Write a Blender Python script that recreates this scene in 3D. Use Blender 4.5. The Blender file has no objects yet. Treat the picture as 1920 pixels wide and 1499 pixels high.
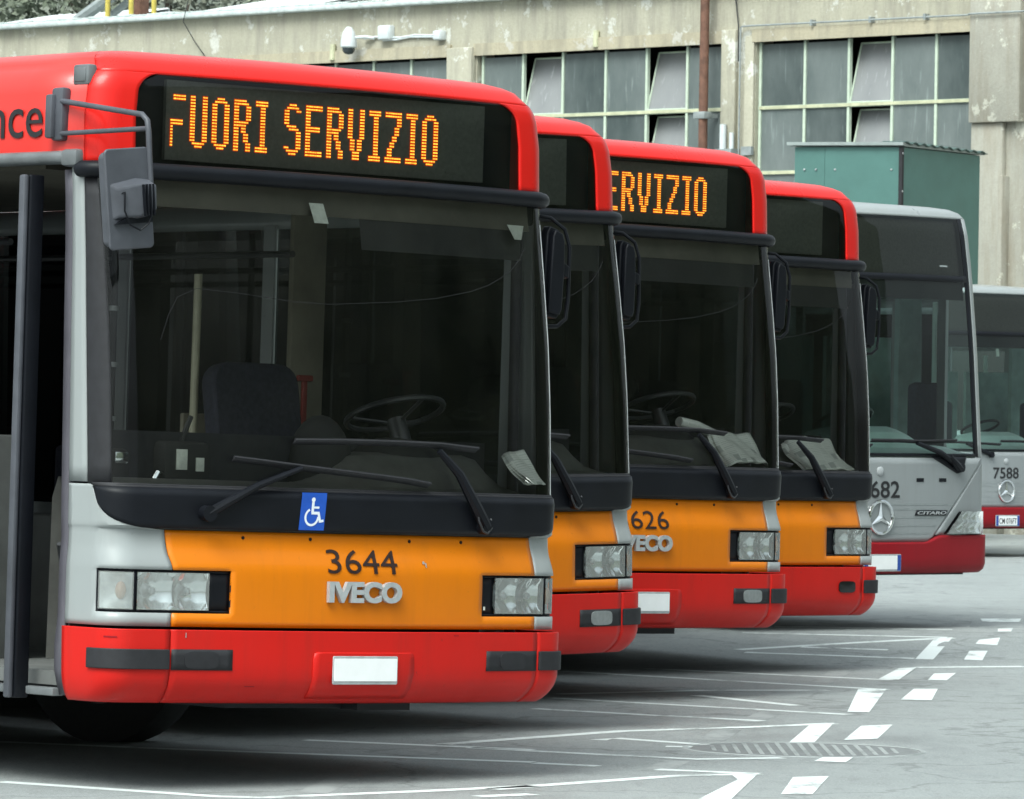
import bpy, bmesh, math, random
from mathutils import Vector, Matrix
R = math.radians
sc = bpy.context.scene
rng = random.Random(7)

# ------------------------------------------------------------------ camera, sky, sun, exposure
cam_d = bpy.data.cameras.new('camera'); cam = bpy.data.objects.new('camera', cam_d)
sc.collection.objects.link(cam); sc.camera = cam
CAM_H = 1.655
cam_d.sensor_width = 36.0; cam_d.lens = 36.0*10573.9/1920.0
cam_d.clip_start = .5; cam_d.clip_end = 3000
cam.matrix_world = Matrix.Translation((0, 0, CAM_H)) @ Matrix.Rotation(R(90+.1077), 4, 'X') @ Matrix.Rotation(R(.939), 4, 'Z')
cam_d.dof.use_dof = True; cam_d.dof.focus_distance = 26.0; cam_d.dof.aperture_fstop = 22.0

SUN_EL, SUN_AZ = 52.0, -27.0          # from the left, a little behind the camera (azimuth from +Y, negative = left)
w = bpy.data.worlds.new('World'); sc.world = w; w.use_nodes = True
nt = w.node_tree; nt.nodes.clear()
sky = nt.nodes.new('ShaderNodeTexSky'); sky.sky_type = 'NISHITA'; sky.sun_disc = False
sky.sun_elevation = R(SUN_EL); sky.sun_rotation = R(SUN_AZ-90+180)
sky.air_density = 1.0; sky.dust_density = 4.0; sky.ozone_density = 1.0
hs = nt.nodes.new('ShaderNodeHueSaturation'); hs.inputs['Saturation'].default_value = .22
bg = nt.nodes.new('ShaderNodeBackground'); bg.inputs['Strength'].default_value = .125
wo = nt.nodes.new('ShaderNodeOutputWorld')
# overcast: three times brighter overhead than at the horizon
tcw = nt.nodes.new('ShaderNodeTexCoord'); sx = nt.nodes.new('ShaderNodeSeparateXYZ'); mr = nt.nodes.new('ShaderNodeMapRange'); vm = nt.nodes.new('ShaderNodeVectorMath'); vm.operation = 'SCALE'
mr.inputs['From Min'].default_value = 0; mr.inputs['From Max'].default_value = 1; mr.inputs['To Min'].default_value = .55; mr.inputs['To Max'].default_value = 2.3
nt.links.new(tcw.outputs['Generated'], sx.inputs[0]); nt.links.new(sx.outputs['Z'], mr.inputs['Value']); nt.links.new(mr.outputs[0], vm.inputs['Scale'])
nt.links.new(sky.outputs[0], hs.inputs['Color']); tn = nt.nodes.new('ShaderNodeVectorMath'); tn.operation = 'MULTIPLY'; tn.inputs[1].default_value = (.90, 1.0, .99)      # cool cloud cover
nt.links.new(hs.outputs[0], tn.inputs[0]); nt.links.new(tn.outputs[0], vm.inputs[0]); nt.links.new(vm.outputs[0], bg.inputs['Color']); nt.links.new(bg.outputs[0], wo.inputs['Surface'])
sd = bpy.data.lights.new('sun', 'SUN'); sd.energy = 1.15; sd.angle = R(30); sd.color = (.97, 1.0, .95)
sun = bpy.data.objects.new('sun', sd); sc.collection.objects.link(sun)
_sdir = Vector((math.sin(R(SUN_AZ))*math.cos(R(SUN_EL)), -abs(math.cos(R(SUN_AZ)))*math.cos(R(SUN_EL)), math.sin(R(SUN_EL))))
sun.rotation_euler = _sdir.to_track_quat('Z', 'Y').to_euler()
sky.sun_rotation = math.atan2(_sdir.x, _sdir.y)
sc.view_settings.view_transform = 'Standard'; sc.view_settings.look = 'None'
sc.view_settings.exposure = .62; sc.view_settings.gamma = 1.0
sc.cycles.max_bounces = 8; sc.cycles.transparent_max_bounces = 24; sc.cycles.caustics_reflective = False; sc.cycles.caustics_refractive = False

# ------------------------------------------------------------------ materials
MATS = {}
def newmat(name):
    m = bpy.data.materials.new(name); m.use_nodes = True; m.node_tree.nodes.clear()
    o = m.node_tree.nodes.new('ShaderNodeOutputMaterial'); MATS[name] = m
    return m, m.node_tree.nodes, m.node_tree.links, o
def rgb(c): return (c[0], c[1], c[2], 1.0)
def noise(N, L, scale, detail=6, rough=.6, stretch=None, coord='Object'):
    tc = N.new('ShaderNodeTexCoord'); n = N.new('ShaderNodeTexNoise')
    n.inputs['Scale'].default_value = scale; n.inputs['Detail'].default_value = detail; n.inputs['Roughness'].default_value = rough
    src = tc.outputs[coord]
    if stretch:
        mp = N.new('ShaderNodeMapping'); mp.inputs['Scale'].default_value = stretch
        L.new(src, mp.inputs['Vector']); src = mp.outputs[0]
    L.new(src, n.inputs['Vector']); return n.outputs['Fac']
def ramp(N, L, fac, a, b, ca=(0, 0, 0), cb=(1, 1, 1)):
    r = N.new('ShaderNodeValToRGB'); e = r.color_ramp.elements
    e[0].position = a; e[0].color = rgb(ca); e[1].position = b; e[1].color = rgb(cb)
    L.new(fac, r.inputs[0]); return r.outputs[0]
def mix(N, L, fac, a, b, mode='MIX'):
    m = N.new('ShaderNodeMix'); m.data_type = 'RGBA'; m.blend_type = mode
    for i, v in ((0, fac), (6, a), (7, b)):
        if hasattr(v, 'links'): L.new(v, m.inputs[i])
        elif i == 0: m.inputs[0].default_value = v
        else: m.inputs[i].default_value = rgb(v)
    return m.outputs[2]
def bsdf(N, L, o, color, rough=.5, metal=0., coat=0., spec=.5, normal=None):
    b = N.new('ShaderNodeBsdfPrincipled')
    for k, v in (('Base Color', color), ('Roughness', rough), ('Metallic', metal), ('Coat Weight', coat), ('Specular IOR Level', spec)):
        if hasattr(v, 'links'): L.new(v, b.inputs[k])
        else: b.inputs[k].default_value = rgb(v) if k == 'Base Color' else v
    b.inputs['Coat Roughness'].default_value = .08
    if normal is not None: L.new(normal, b.inputs['Normal'])
    L.new(b.outputs[0], o.inputs['Surface']); return b
def bump(N, L, h, strength=.3, dist=.01):
    b = N.new('ShaderNodeBump'); b.inputs['Strength'].default_value = strength; b.inputs['Distance'].default_value = dist
    L.new(h, b.inputs['Height']); return b.outputs[0]
def paint(name, c, rough=.35, coat=.4, dirt=.25, dirtc=(.12, .105, .085), metal=0., wob=.05, spec=.35):
    m, N, L, o = newmat(name)
    a = noise(N, L, 2.2, 8, .65, (1, 1, .35)); b = noise(N, L, 38, 5, .6)
    f1 = ramp(N, L, a, .5, .8); c1 = mix(N, L, f1, c, [x*.86+.14*y for x, y in zip(c, dirtc)])
    f2 = ramp(N, L, b, .66, .78, (0, 0, 0), (dirt, dirt, dirt)); c2 = mix(N, L, f2, c1, dirtc)
    st_ = noise(N, L, 5.5, 6, .7, (1.6, 1.6, .16)); c2 = mix(N, L, ramp(N, L, st_, .52, .74, (0, 0, 0), (dirt*.9,)*3), c2, [x*.55+.45*y for x, y in zip(c, dirtc)])
    rr = ramp(N, L, a, .3, .8, (rough*.8,)*3, (min(1, rough*1.5),)*3)
    bsdf(N, L, o, c2, rr, metal, coat, spec, bump(N, L, noise(N, L, 3.0, 2, .4), wob, .02)); return m
def plain(name, c, rough=.5, metal=0., var=.25, scale=12, bmp=.05, spec=.5, coat=0.):
    m, N, L, o = newmat(name)
    n = noise(N, L, scale, 6, .6)
    col = mix(N, L, ramp(N, L, n, .3, .75), [x*(1-var) for x in c], [min(1, x*(1+var)) for x in c])
    bsdf(N, L, o, col, rough, metal, coat, spec, bump(N, L, n, bmp, .005)); return m
def glass(name, tint, ior=1.45, rough=.0, haze=0.0, hazec=(.3, .3, .28), lo=.35):
    m, N, L, o = newmat(name)
    t = N.new('ShaderNodeBsdfTransparent'); t.inputs[0].default_value = rgb(tint)
    g = N.new('ShaderNodeBsdfGlossy'); g.inputs['Roughness'].default_value = rough
    f = N.new('ShaderNodeFresnel'); f.inputs['IOR'].default_value = ior
    x = N.new('ShaderNodeMixShader'); L.new(f.outputs[0], x.inputs[0]); L.new(t.outputs[0], x.inputs[1]); L.new(g.outputs[0], x.inputs[2])
    out = x.outputs[0]
    if haze:
        d = N.new('ShaderNodeBsdfDiffuse'); d.inputs[0].default_value = rgb(hazec)
        y = N.new('ShaderNodeMixShader'); L.new(ramp(N, L, noise(N, L, 2.5, 6, .7, (1, 1, .4)), .35, .8, (haze*lo,)*3 if lo > .5 else (0, 0, 0), (haze,)*3), y.inputs[0])
        L.new(out, y.inputs[1]); L.new(d.outputs[0], y.inputs[2]); out = y.outputs[0]
    L.new(out, o.inputs['Surface']); return m
def emit(name, c, s):
    m, N, L, o = newmat(name); e = N.new('ShaderNodeEmission'); e.inputs[0].default_value = rgb(c); e.inputs[1].default_value = s
    L.new(e.outputs[0], o.inputs['Surface']); return m

red = paint('red_paint', (.66, .013, .009), .28, .22, .2, (.25, .04, .03), spec=.2)
red_roof = paint('red_roof_paint', (.66, .03, .022), .34, .4, .2, (.25, .06, .05))
bump_red = paint('bumper_red', (.56, .012, .008), .42, .06, .5, (.14, .03, .02), spec=.2)
orange = paint('orange_paint', (.66, .175, .003), .36, .2, .35, (.22, .09, .02), spec=.2)
silver = paint('silver_paint', (.29, .31, .31), .33, .35, .3)
dark_red = paint('dark_red_paint', (.26, .006, .012), .45, .05, .3, (.10, .03, .03), spec=.2)
grey_silver = paint('grey_silver_paint', (.27, .29, .295), .36, .3, .3)
black = plain('black_plastic', (.006, .007, .010), .45, 0, .25, 5, .02, .2)
black_gloss = plain('black_gloss', (.006, .006, .007), .18, 0, .2, 5, .01)
rubber = plain('rubber', (.013, .013, .016), .7, 0, .3, 20, .05)
mirror_grey = plain('mirror_housing_grey', (.066, .07, .083), .5, 0, .2, 9, .03)
strip_grey = plain('door_strip_grey', (.075, .07, .085), .55, 0, .2, 9, .03)
rail_grey = plain('rail_grey', (.16, .17, .175), .4, .3, .3, 6, .03)
chrome = plain('chrome', (.75, .77, .78), .12, 1., .05, 20, .02)
badge_metal = plain('badge_metal', (.47, .49, .50), .4, .3, .12, 30, .02)
ink = plain('number_ink', (.022, .008, .006), .5, 0, .4, 40, .01)
ink_black = plain('black_ink', (.014, .014, .016), .5, 0, .3, 40, .01)
white_plate = plain('plate_white', (.86, .87, .87), .4, 0, .03, 20, .01)
plate_frame = plain('plate_frame', (.45, .47, .48), .45, .3, .2, 25, .02)
eu_blue = plain('plate_blue', (.02, .07, .32), .4, 0, .1, 20, .01)
sign_blue = plain('sign_blue', (.012, .085, .46), .4, 0, .12, 15, .01)
sign_white = plain('sign_white', (.78, .82, .86), .45, 0, .05, 15, .01)
paper = plain('paper', (.62, .64, .57), .8, 0, .18, 30, .1)
newsprint = None
dash = plain('dash_plastic', (.12, .12, .11), .55, 0, .25, 8, .05)
seat_cloth = plain('seat_cloth', (.018, .018, .03), .9, 0, .4, 40, .1)
beige = plain('beige_trim', (.17, .155, .115), .7, 0, .2, 5, .04)
head_lining = plain('head_lining', (.085, .078, .06), .8, 0, .2, 5, .04)
dark_int = plain('dark_interior', (.02, .02, .02), .8, 0, .3, 6, .03)
grey_int = plain('grey_interior', (.13, .135, .13), .7, 0, .2, 6, .03)
pole_cream = plain('handrail_cream', (.30, .28, .2), .45, 0, .15, 12, .02)
pole_dark = plain('handrail_dark', (.02, .021, .024), .4, 0, .15, 12, .02)
hammer_red = plain('hammer_red', (.22, .02, .015), .5, 0, .2, 12, .02)
amber = plain('amber_bulb', (.5, .30, .2), .35, 0, .2, 20, .02)
screen_m = plain('led_screen', (.13, .135, .118), .5, 0, .2, 60, .02)
led_core = emit('led_core', (1.0, .50, .055), 1.7)
for _m in (led_core,):
    _N, _L = _m.node_tree.nodes, _m.node_tree.links; _e = [x for x in _N if x.type == 'EMISSION'][0]
    _r = ramp(_N, _L, noise(_N, _L, 55, 3, .8), .3, .7, (.75,)*3, (2.3,)*3); _L.new(_r, _e.inputs[1])
led_edge = emit('led_edge', (1.0, .06, .0), .55)
glass_ws = glass('windscreen_glass', (.90, .92, .90), 1.40, .0, .010)
glass_green = glass('green_windscreen_glass', (.82, .95, .92), 1.45, .0, .03)
glass_disp = glass('display_glass', (.72, .74, .72), 1.42)
glass_side = glass('tinted_side_glass', (.085, .095, .095), 1.14)
glass_lens = glass('lamp_lens', (.88, .92, .92), 1.3, .05, .30, (.68, .71, .68), .85)
fog_lens = plain('fog_lens', (.22, .235, .235), .35, 0, .2, 30, .05)
lamp_refl = plain('lamp_reflector', (.88, .90, .90), .14, 1., .06, 14, .015)
tyre_m = plain('tyre', (.016, .016, .016), .8, 0, .3, 30, .1)
rim_m = plain('rim', (.2, .2, .2), .5, .5, .3, 10, .05)
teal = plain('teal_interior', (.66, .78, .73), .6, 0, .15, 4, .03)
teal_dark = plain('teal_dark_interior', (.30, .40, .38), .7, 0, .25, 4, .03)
rust = plain('rusty_pipe', (.155, .075, .05), .75, 0, .35, 9, .1)
pipe_grey = plain('pipe_grey', (.30, .33, .33), .6, .2, .2, 12, .05)
pale_plastic = plain('pale_plastic', (.6, .64, .65), .45, 0, .08, 12, .02)
dome_dark = plain('dark_dome', (.04, .05, .055), .2, 0, .1, 12, .01)
yellow_pipe_m = plain('yellow_pipe', (.5, .4, .08), .5, 0, .2, 12, .03)
roof_white = plain('pale_sheet', (.62, .64, .64), .6, 0, .12, 3, .04)
concrete_cap = plain('parapet_concrete', (.52, .57, .56), .8, 0, .22, 7, .1)
bark = plain('bark', (.07, .055, .04), .9, 0, .35, 14, .3)
iron = plain('cast_iron', (.19, .20, .20), .7, .2, .25, 18, .1)

def leaf_mat(name, c1, c2):
    m, N, L, o = newmat(name)
    oi = noise(N, L, .7, 3, .5); oj = noise(N, L, 9, 3, .5)
    col = mix(N, L, ramp(N, L, oi, .35, .65), c1, c2); col = mix(N, L, ramp(N, L, oj, .55, .75), col, [x*1.6 for x in c2])
    b = bsdf(N, L, o, col, .6, 0, 0, .3)
    return m
leaf_a = leaf_mat('leaf_dark', (.035, .05, .03), (.075, .09, .055))
leaf_b = leaf_mat('leaf_grey', (.09, .105, .085), (.17, .18, .14))
leaf_c = leaf_mat('leaf_green', (.075, .095, .07), (.14, .16, .115))

def wall_mat(name, base, light, stain, streak=(1.2, 1.2, .18)):
    m, N, L, o = newmat(name)
    n1 = noise(N, L, .9, 8, .68); n2 = noise(N, L, 3.2, 9, .7, streak); n3 = noise(N, L, 2.1, 10, .75); n4 = noise(N, L, 26, 6, .65)
    c = mix(N, L, ramp(N, L, n1, .35, .7), base, [x*.80 for x in base])
    c = mix(N, L, ramp(N, L, n2, .47, .70, (0, 0, 0), (.85,)*3), c, stain)
    c = mix(N, L, ramp(N, L, n3, .575, .60, (0, 0, 0), (.85,)*3), c, light)
    c = mix(N, L, ramp(N, L, n4, .42, .72, (0, 0, 0), (.35,)*3), c, [x*.6 for x in base])
    h = mix(N, L, .5, n4, n3)
    bsdf(N, L, o, c, .9, 0, 0, .25, bump(N, L, h, .5, .02)); return m
plaster = wall_mat('beige_plaster', (.46, .435, .345), (.60, .60, .55), (.26, .245, .205))
plaster_grey = wall_mat('grey_concrete_render', (.40, .385, .33), (.60, .585, .50), (.27, .235, .18))
lintel_m = wall_mat('lintel_render', (.47, .42, .31), (.52, .50, .45), (.27, .25, .2))
def pane_mat(name, c, c2):
    m, N, L, o = newmat(name)
    n = noise(N, L, 1.6, 7, .65, (1, 1, .5)); n2 = noise(N, L, 14, 5, .6, (1, 1, .12))
    col = mix(N, L, ramp(N, L, n, .3, .72), c, c2); col = mix(N, L, ramp(N, L, n2, .6, .75, (0, 0, 0), (.5,)*3), col, [x*1.9 for x in c2])
    bsdf(N, L, o, col, .28, 0, 0, .5); return m
pane_m = pane_mat('dusty_pane', (.10, .122, .120), (.185, .21, .205))
pane_dim = pane_mat('dim_pane', (.05, .066, .066), (.12, .14, .138))
pane_pale = pane_mat('pale_open_pane', (.20, .205, .21), (.27, .275, .275))
mullion_m = plain('mint_mullion', (.50, .58, .47), .6, 0, .12, 9, .05)
mullion_rust = plain('yellowed_transom', (.50, .50, .34), .65, 0, .22, 7, .1)
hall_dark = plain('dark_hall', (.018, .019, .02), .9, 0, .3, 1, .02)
shed_green = plain('shed_green', (.072, .170, .152), .5, .1, .10, 3, .03)
shed_cap = plain('shed_cap', (.30, .34, .33), .5, .3, .15, 8, .03)
corr_green = plain('corrugated_green', (.05, .095, .085), .5, .1, .2, 6, .03)

def voro(N, L, scale, feature='DISTANCE_TO_EDGE', warp=None):
    tc = N.new('ShaderNodeTexCoord'); v = N.new('ShaderNodeTexVoronoi'); v.feature = feature; v.inputs['Scale'].default_value = scale
    src = tc.outputs['Object']
    if warp is not None:
        a = N.new('ShaderNodeVectorMath'); a.operation = 'ADD'; L.new(src, a.inputs[0]); L.new(warp, a.inputs[1]); src = a.outputs[0]
    L.new(src, v.inputs['Vector']); return v.outputs['Distance' if feature != 'F1C' else 'Color']
def asphalt():
    m, N, L, o = newmat('asphalt')
    n1 = noise(N, L, .16, 6, .6); n2 = noise(N, L, 1.1, 10, .75); n3 = noise(N, L, 70, 4, .85); n4 = noise(N, L, .55, 8, .72, (1, .35, 1)); n5 = noise(N, L, 190, 3, .8); n6 = noise(N, L, 7, 8, .8)
    tc = N.new('ShaderNodeTexCoord'); wn = N.new('ShaderNodeTexNoise'); wn.inputs['Scale'].default_value = 1.6; wn.inputs['Detail'].default_value = 6; L.new(tc.outputs['Object'], wn.inputs['Vector'])
    cr = voro(N, L, .38, 'DISTANCE_TO_EDGE', wn.outputs['Color'])
    c = mix(N, L, ramp(N, L, n1, .35, .65), (.225, .243, .240), (.275, .294, .290))
    c = mix(N, L, ramp(N, L, n2, .46, .80, (0, 0, 0), (.65,)*3), c, (.155, .168, .165))
    c = mix(N, L, ramp(N, L, n4, .55, .66, (0, 0, 0), (.6,)*3), c, (.115, .123, .121))
    n7 = noise(N, L, 13, 5, .8, (1, .22, 1)); n8 = noise(N, L, 4.2, 8, .8, (1, .45, 1))
    c = mix(N, L, ramp(N, L, n6, .52, .72, (0, 0, 0), (.6,)*3), c, (.30, .315, .31))
    c = mix(N, L, ramp(N, L, n7, .50, .66, (0, 0, 0), (.5,)*3), c, (.145, .155, .153))
    c = mix(N, L, ramp(N, L, n8, .56, .70, (0, 0, 0), (.45,)*3), c, (.125, .132, .131))
    c = mix(N, L, ramp(N, L, n3, .46, .68, (0, 0, 0), (.75,)*3), c, (.42, .44, .435))
    c = mix(N, L, ramp(N, L, n5, .50, .72, (0, 0, 0), (.55,)*3), c, (.08, .087, .086))
    c = mix(N, L, ramp(N, L, cr, .003, .010, (.35,)*3, (0, 0, 0)), c, (.04, .043, .042))
    rr = ramp(N, L, n4, .45, .62, (.78,)*3, (.5,)*3)
    bsdf(N, L, o, c, rr, 0, 0, .5, bump(N, L, mix(N, L, .5, n3, n5), .8, .006)); return m
asph = asphalt()
def road_paint(name, c, lo, hi):
    m, N, L, o = newmat(name)
    n = noise(N, L, 2.6, 10, .72, (1, .4, 1)); n3 = noise(N, L, 50, 4, .8)
    f = ramp(N, L, n, lo, hi); col = mix(N, L, f, c, (.15, .163, .16)); col = mix(N, L, ramp(N, L, n3, .55, .8, (0, 0, 0), (.4,)*3), col, (.24, .25, .25))
    bsdf(N, L, o, col, .75, 0, 0, .3, bump(N, L, n3, .3, .004)); return m
road_white = road_paint('road_white', (.66, .70, .69), .52, .66)
road_line = road_paint('thin_road_white', (.64, .68, .67), .52, .70)
road_stud = road_paint('worn_stud', (.34, .36, .355), .5, .72)
road_faded = road_paint('faded_road_white', (.31, .325, .32), .42, .66)

def news_mat():
    m, N, L, o = newmat('newsprint')
    tc = N.new('ShaderNodeTexCoord'); b = N.new('ShaderNodeTexBrick'); b.offset = 0.0
    for k, v in (('Scale', 1.0), ('Brick Width', .075), ('Row Height', .0125), ('Mortar Size', .0036), ('Bias', -.1)): b.inputs[k].default_value = v
    b.inputs['Color1'].default_value = (.70, .72, .66, 1); b.inputs['Color2'].default_value = (.88, .89, .83, 1); b.inputs['Mortar'].default_value = (.92, .92, .87, 1)
    L.new(tc.outputs['Object'], b.inputs['Vector'])
    v = N.new('ShaderNodeTexVoronoi'); v.distance = 'CHEBYCHEV'; v.inputs['Scale'].default_value = 9; L.new(tc.outputs['Object'], v.inputs['Vector'])
    c = mix(N, L, ramp(N, L, v.outputs['Distance'], .20, .23, (.6,)*3, (0, 0, 0)), b.outputs['Color'], (.36, .38, .36))
    bsdf(N, L, o, c, .85, 0, 0, .2); return m
newsprint = news_mat()

# ------------------------------------------------------------------ mesh helpers
class M:
    """collects vertices and faces of ONE mesh"""
    def __init__(s): s.v = []; s.f = []
    def add(s, v, f):
        o = len(s.v); s.v += [tuple(p) for p in v]; s.f += [tuple(i+o for i in q) for q in f]; return s
    def grid(s, nr, nc, fn, skip=None):
        v = [fn(i, j) for i in range(nr) for j in range(nc)]
        f = [(i*nc+j, i*nc+j+1, (i+1)*nc+j+1, (i+1)*nc+j) for i in range(nr-1) for j in range(nc-1) if not (skip and skip(i, j))]
        return s.add(v, f)
    def flip(s): s.f = [q[::-1] for q in s.f]; return s
    def box(s, c, d, rot=None, bev=0.0):
        x, y, z = d[0]/2, d[1]/2, d[2]/2
        bm = bmesh.new(); bmesh.ops.create_cube(bm, size=1.0)
        for q in bm.verts: q.co = Vector((q.co.x*d[0], q.co.y*d[1], q.co.z*d[2]))
        if bev: bmesh.ops.bevel(bm, geom=bm.edges[:], offset=min(bev, .45*min(d)), segments=2, affect='EDGES', profile=.5)
        return s.bm(bm, rot, c)
    def bm(s, bm, rot=None, c=(0, 0, 0)):
        mt = Matrix.Translation(c) @ (rot.to_4x4() if rot is not None else Matrix())
        bm.verts.index_update()
        s.add([mt @ q.co for q in bm.verts], [[q.index for q in f.verts] for f in bm.faces]); bm.free(); return s
    def tube(s, pts, r, n=8, caps=True, closed=False):
        pts = [Vector(p) for p in pts]; k = len(pts); rr = r if isinstance(r, (list, tuple)) else [r]*k
        rings = []; up = None
        for i, p in enumerate(pts):
            if closed: t = pts[(i+1) % k]-pts[i-1]
            else: t = pts[min(i+1, k-1)]-pts[max(i-1, 0)]
            t.normalize()
            if up is None:
                up = Vector((0, 0, 1)) if abs(t.z) < .9 else Vector((1, 0, 0))
            x = t.cross(up).normalized(); up = x.cross(t).normalized()
            rings.append([p+(x*math.cos(2*math.pi*j/n)+up*math.sin(2*math.pi*j/n))*rr[i] for j in range(n)])
        v = [q for g in rings for q in g]; f = []
        for i in range(k if closed else k-1):
            a, b = i*n, ((i+1) % k)*n
            f += [(a+j, a+(j+1) % n, b+(j+1) % n, b+j) for j in range(n)]
        if caps and not closed: f += [tuple(range(n))[::-1], tuple((k-1)*n+j for j in range(n))]
        return s.add(v, f)
    def prism(s, poly, depth, mt):
        """2-D outline in the XY plane of matrix mt, thickness along its +Z"""
        n = len(poly); v = [mt @ Vector((x, y, 0)) for x, y in poly]+[mt @ Vector((x, y, depth)) for x, y in poly]
        f = [tuple(range(n))[::-1], tuple(range(n, 2*n))]+[(i, (i+1) % n, n+(i+1) % n, n+i) for i in range(n)]
        return s.add(v, f)
    def lathe(s, prof, mt, n=32):
        """profile (radius, height) turned round the Z axis of matrix mt"""
        k = len(prof); v = [mt @ Vector((r*math.cos(2*math.pi*j/n), r*math.sin(2*math.pi*j/n), h)) for r, h in prof for j in range(n)]
        f = [(i*n+j, i*n+(j+1) % n, (i+1)*n+(j+1) % n, (i+1)*n+j) for i in range(k-1) for j in range(n)]
        return s.add(v, f)
def rounded(w, h, r, n=5, cx=0, cy=0):
    o = []
    for qx, qy, a0 in ((1, 1, 0), (-1, 1, 90), (-1, -1, 180), (1, -1, 270)):
        for i in range(n+1):
            t = R(a0+90*i/n); o.append((cx+qx*(w/2-r)+r*math.cos(t), cy+qy*(h/2-r)+r*math.sin(t)))
    return o
CACHE = {}
def mesh_of(name, mb, mat, sharp=40, key=None):
    if key and key in CACHE: return CACHE[key]
    if callable(mb): mb = mb()
    me = bpy.data.meshes.new(name); me.from_pydata(mb.v, [], mb.f); me.validate()
    bm = bmesh.new(); bm.from_mesh(me); bmesh.ops.remove_doubles(bm, verts=bm.verts, dist=1e-5)
    if getattr(mb, 'fixn', True) and not getattr(mb, 'open', False): bmesh.ops.recalc_face_normals(bm, faces=bm.faces)
    bm.to_mesh(me); bm.free()
    me.polygons.foreach_set('use_smooth', [True]*len(me.polygons)); me.set_sharp_from_angle(angle=R(sharp))
    me.materials.append(mat)
    if key: CACHE[key] = me
    return me
def obj(name, mb, mat, parent=None, sharp=40, key=None, thick=0, bevel=0, label=None):
    me = mesh_of(name, mb, mat, sharp, key)
    o = bpy.data.objects.new(name, me); sc.collection.objects.link(o)
    if parent is not None: o.parent = parent
    if thick:
        s = o.modifiers.new('thickness', 'SOLIDIFY'); s.thickness = thick; s.offset = -1
    if bevel:
        b = o.modifiers.new('edge', 'BEVEL'); b.width = bevel; b.segments = 2; b.limit_method = 'ANGLE'; b.angle_limit = R(50)
    if label: o['label'] = label
    return o
def obj_many(name, pieces, parent=None):
    """one mesh whose surface carries several materials: pieces = [(mesh builder, material), ...]"""
    v, f, mi = [], [], []
    for k, (mb, mat) in enumerate(pieces):
        o_ = len(v); v += mb.v; f += [tuple(i+o_ for i in q) for q in mb.f]; mi += [k]*len(mb.f)
    me = bpy.data.meshes.new(name); me.from_pydata(v, [], f)
    for _, mat in pieces: me.materials.append(mat)
    me.polygons.foreach_set('material_index', mi); me.update()
    o = bpy.data.objects.new(name, me); sc.collection.objects.link(o)
    if parent is not None: o.parent = parent
    return o
def tag(o, label, cat, group=None, kind=None):
    o['label'] = label; o['category'] = cat
    if group: o['group'] = group
    if kind: o['kind'] = kind
    return o
def thing(name, label, cat, loc=(0, 0, 0), rot=(0, 0, 0), group=None):
    o = bpy.data.objects.new(name, None); sc.collection.objects.link(o); o.empty_display_size = .2
    o.location = loc; o.rotation_euler = rot; return tag(o, label, cat, group)
def struct(name, mb, mat, **k):
    o = obj(name, mb, mat, **k); o['kind'] = 'structure'; return o

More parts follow.
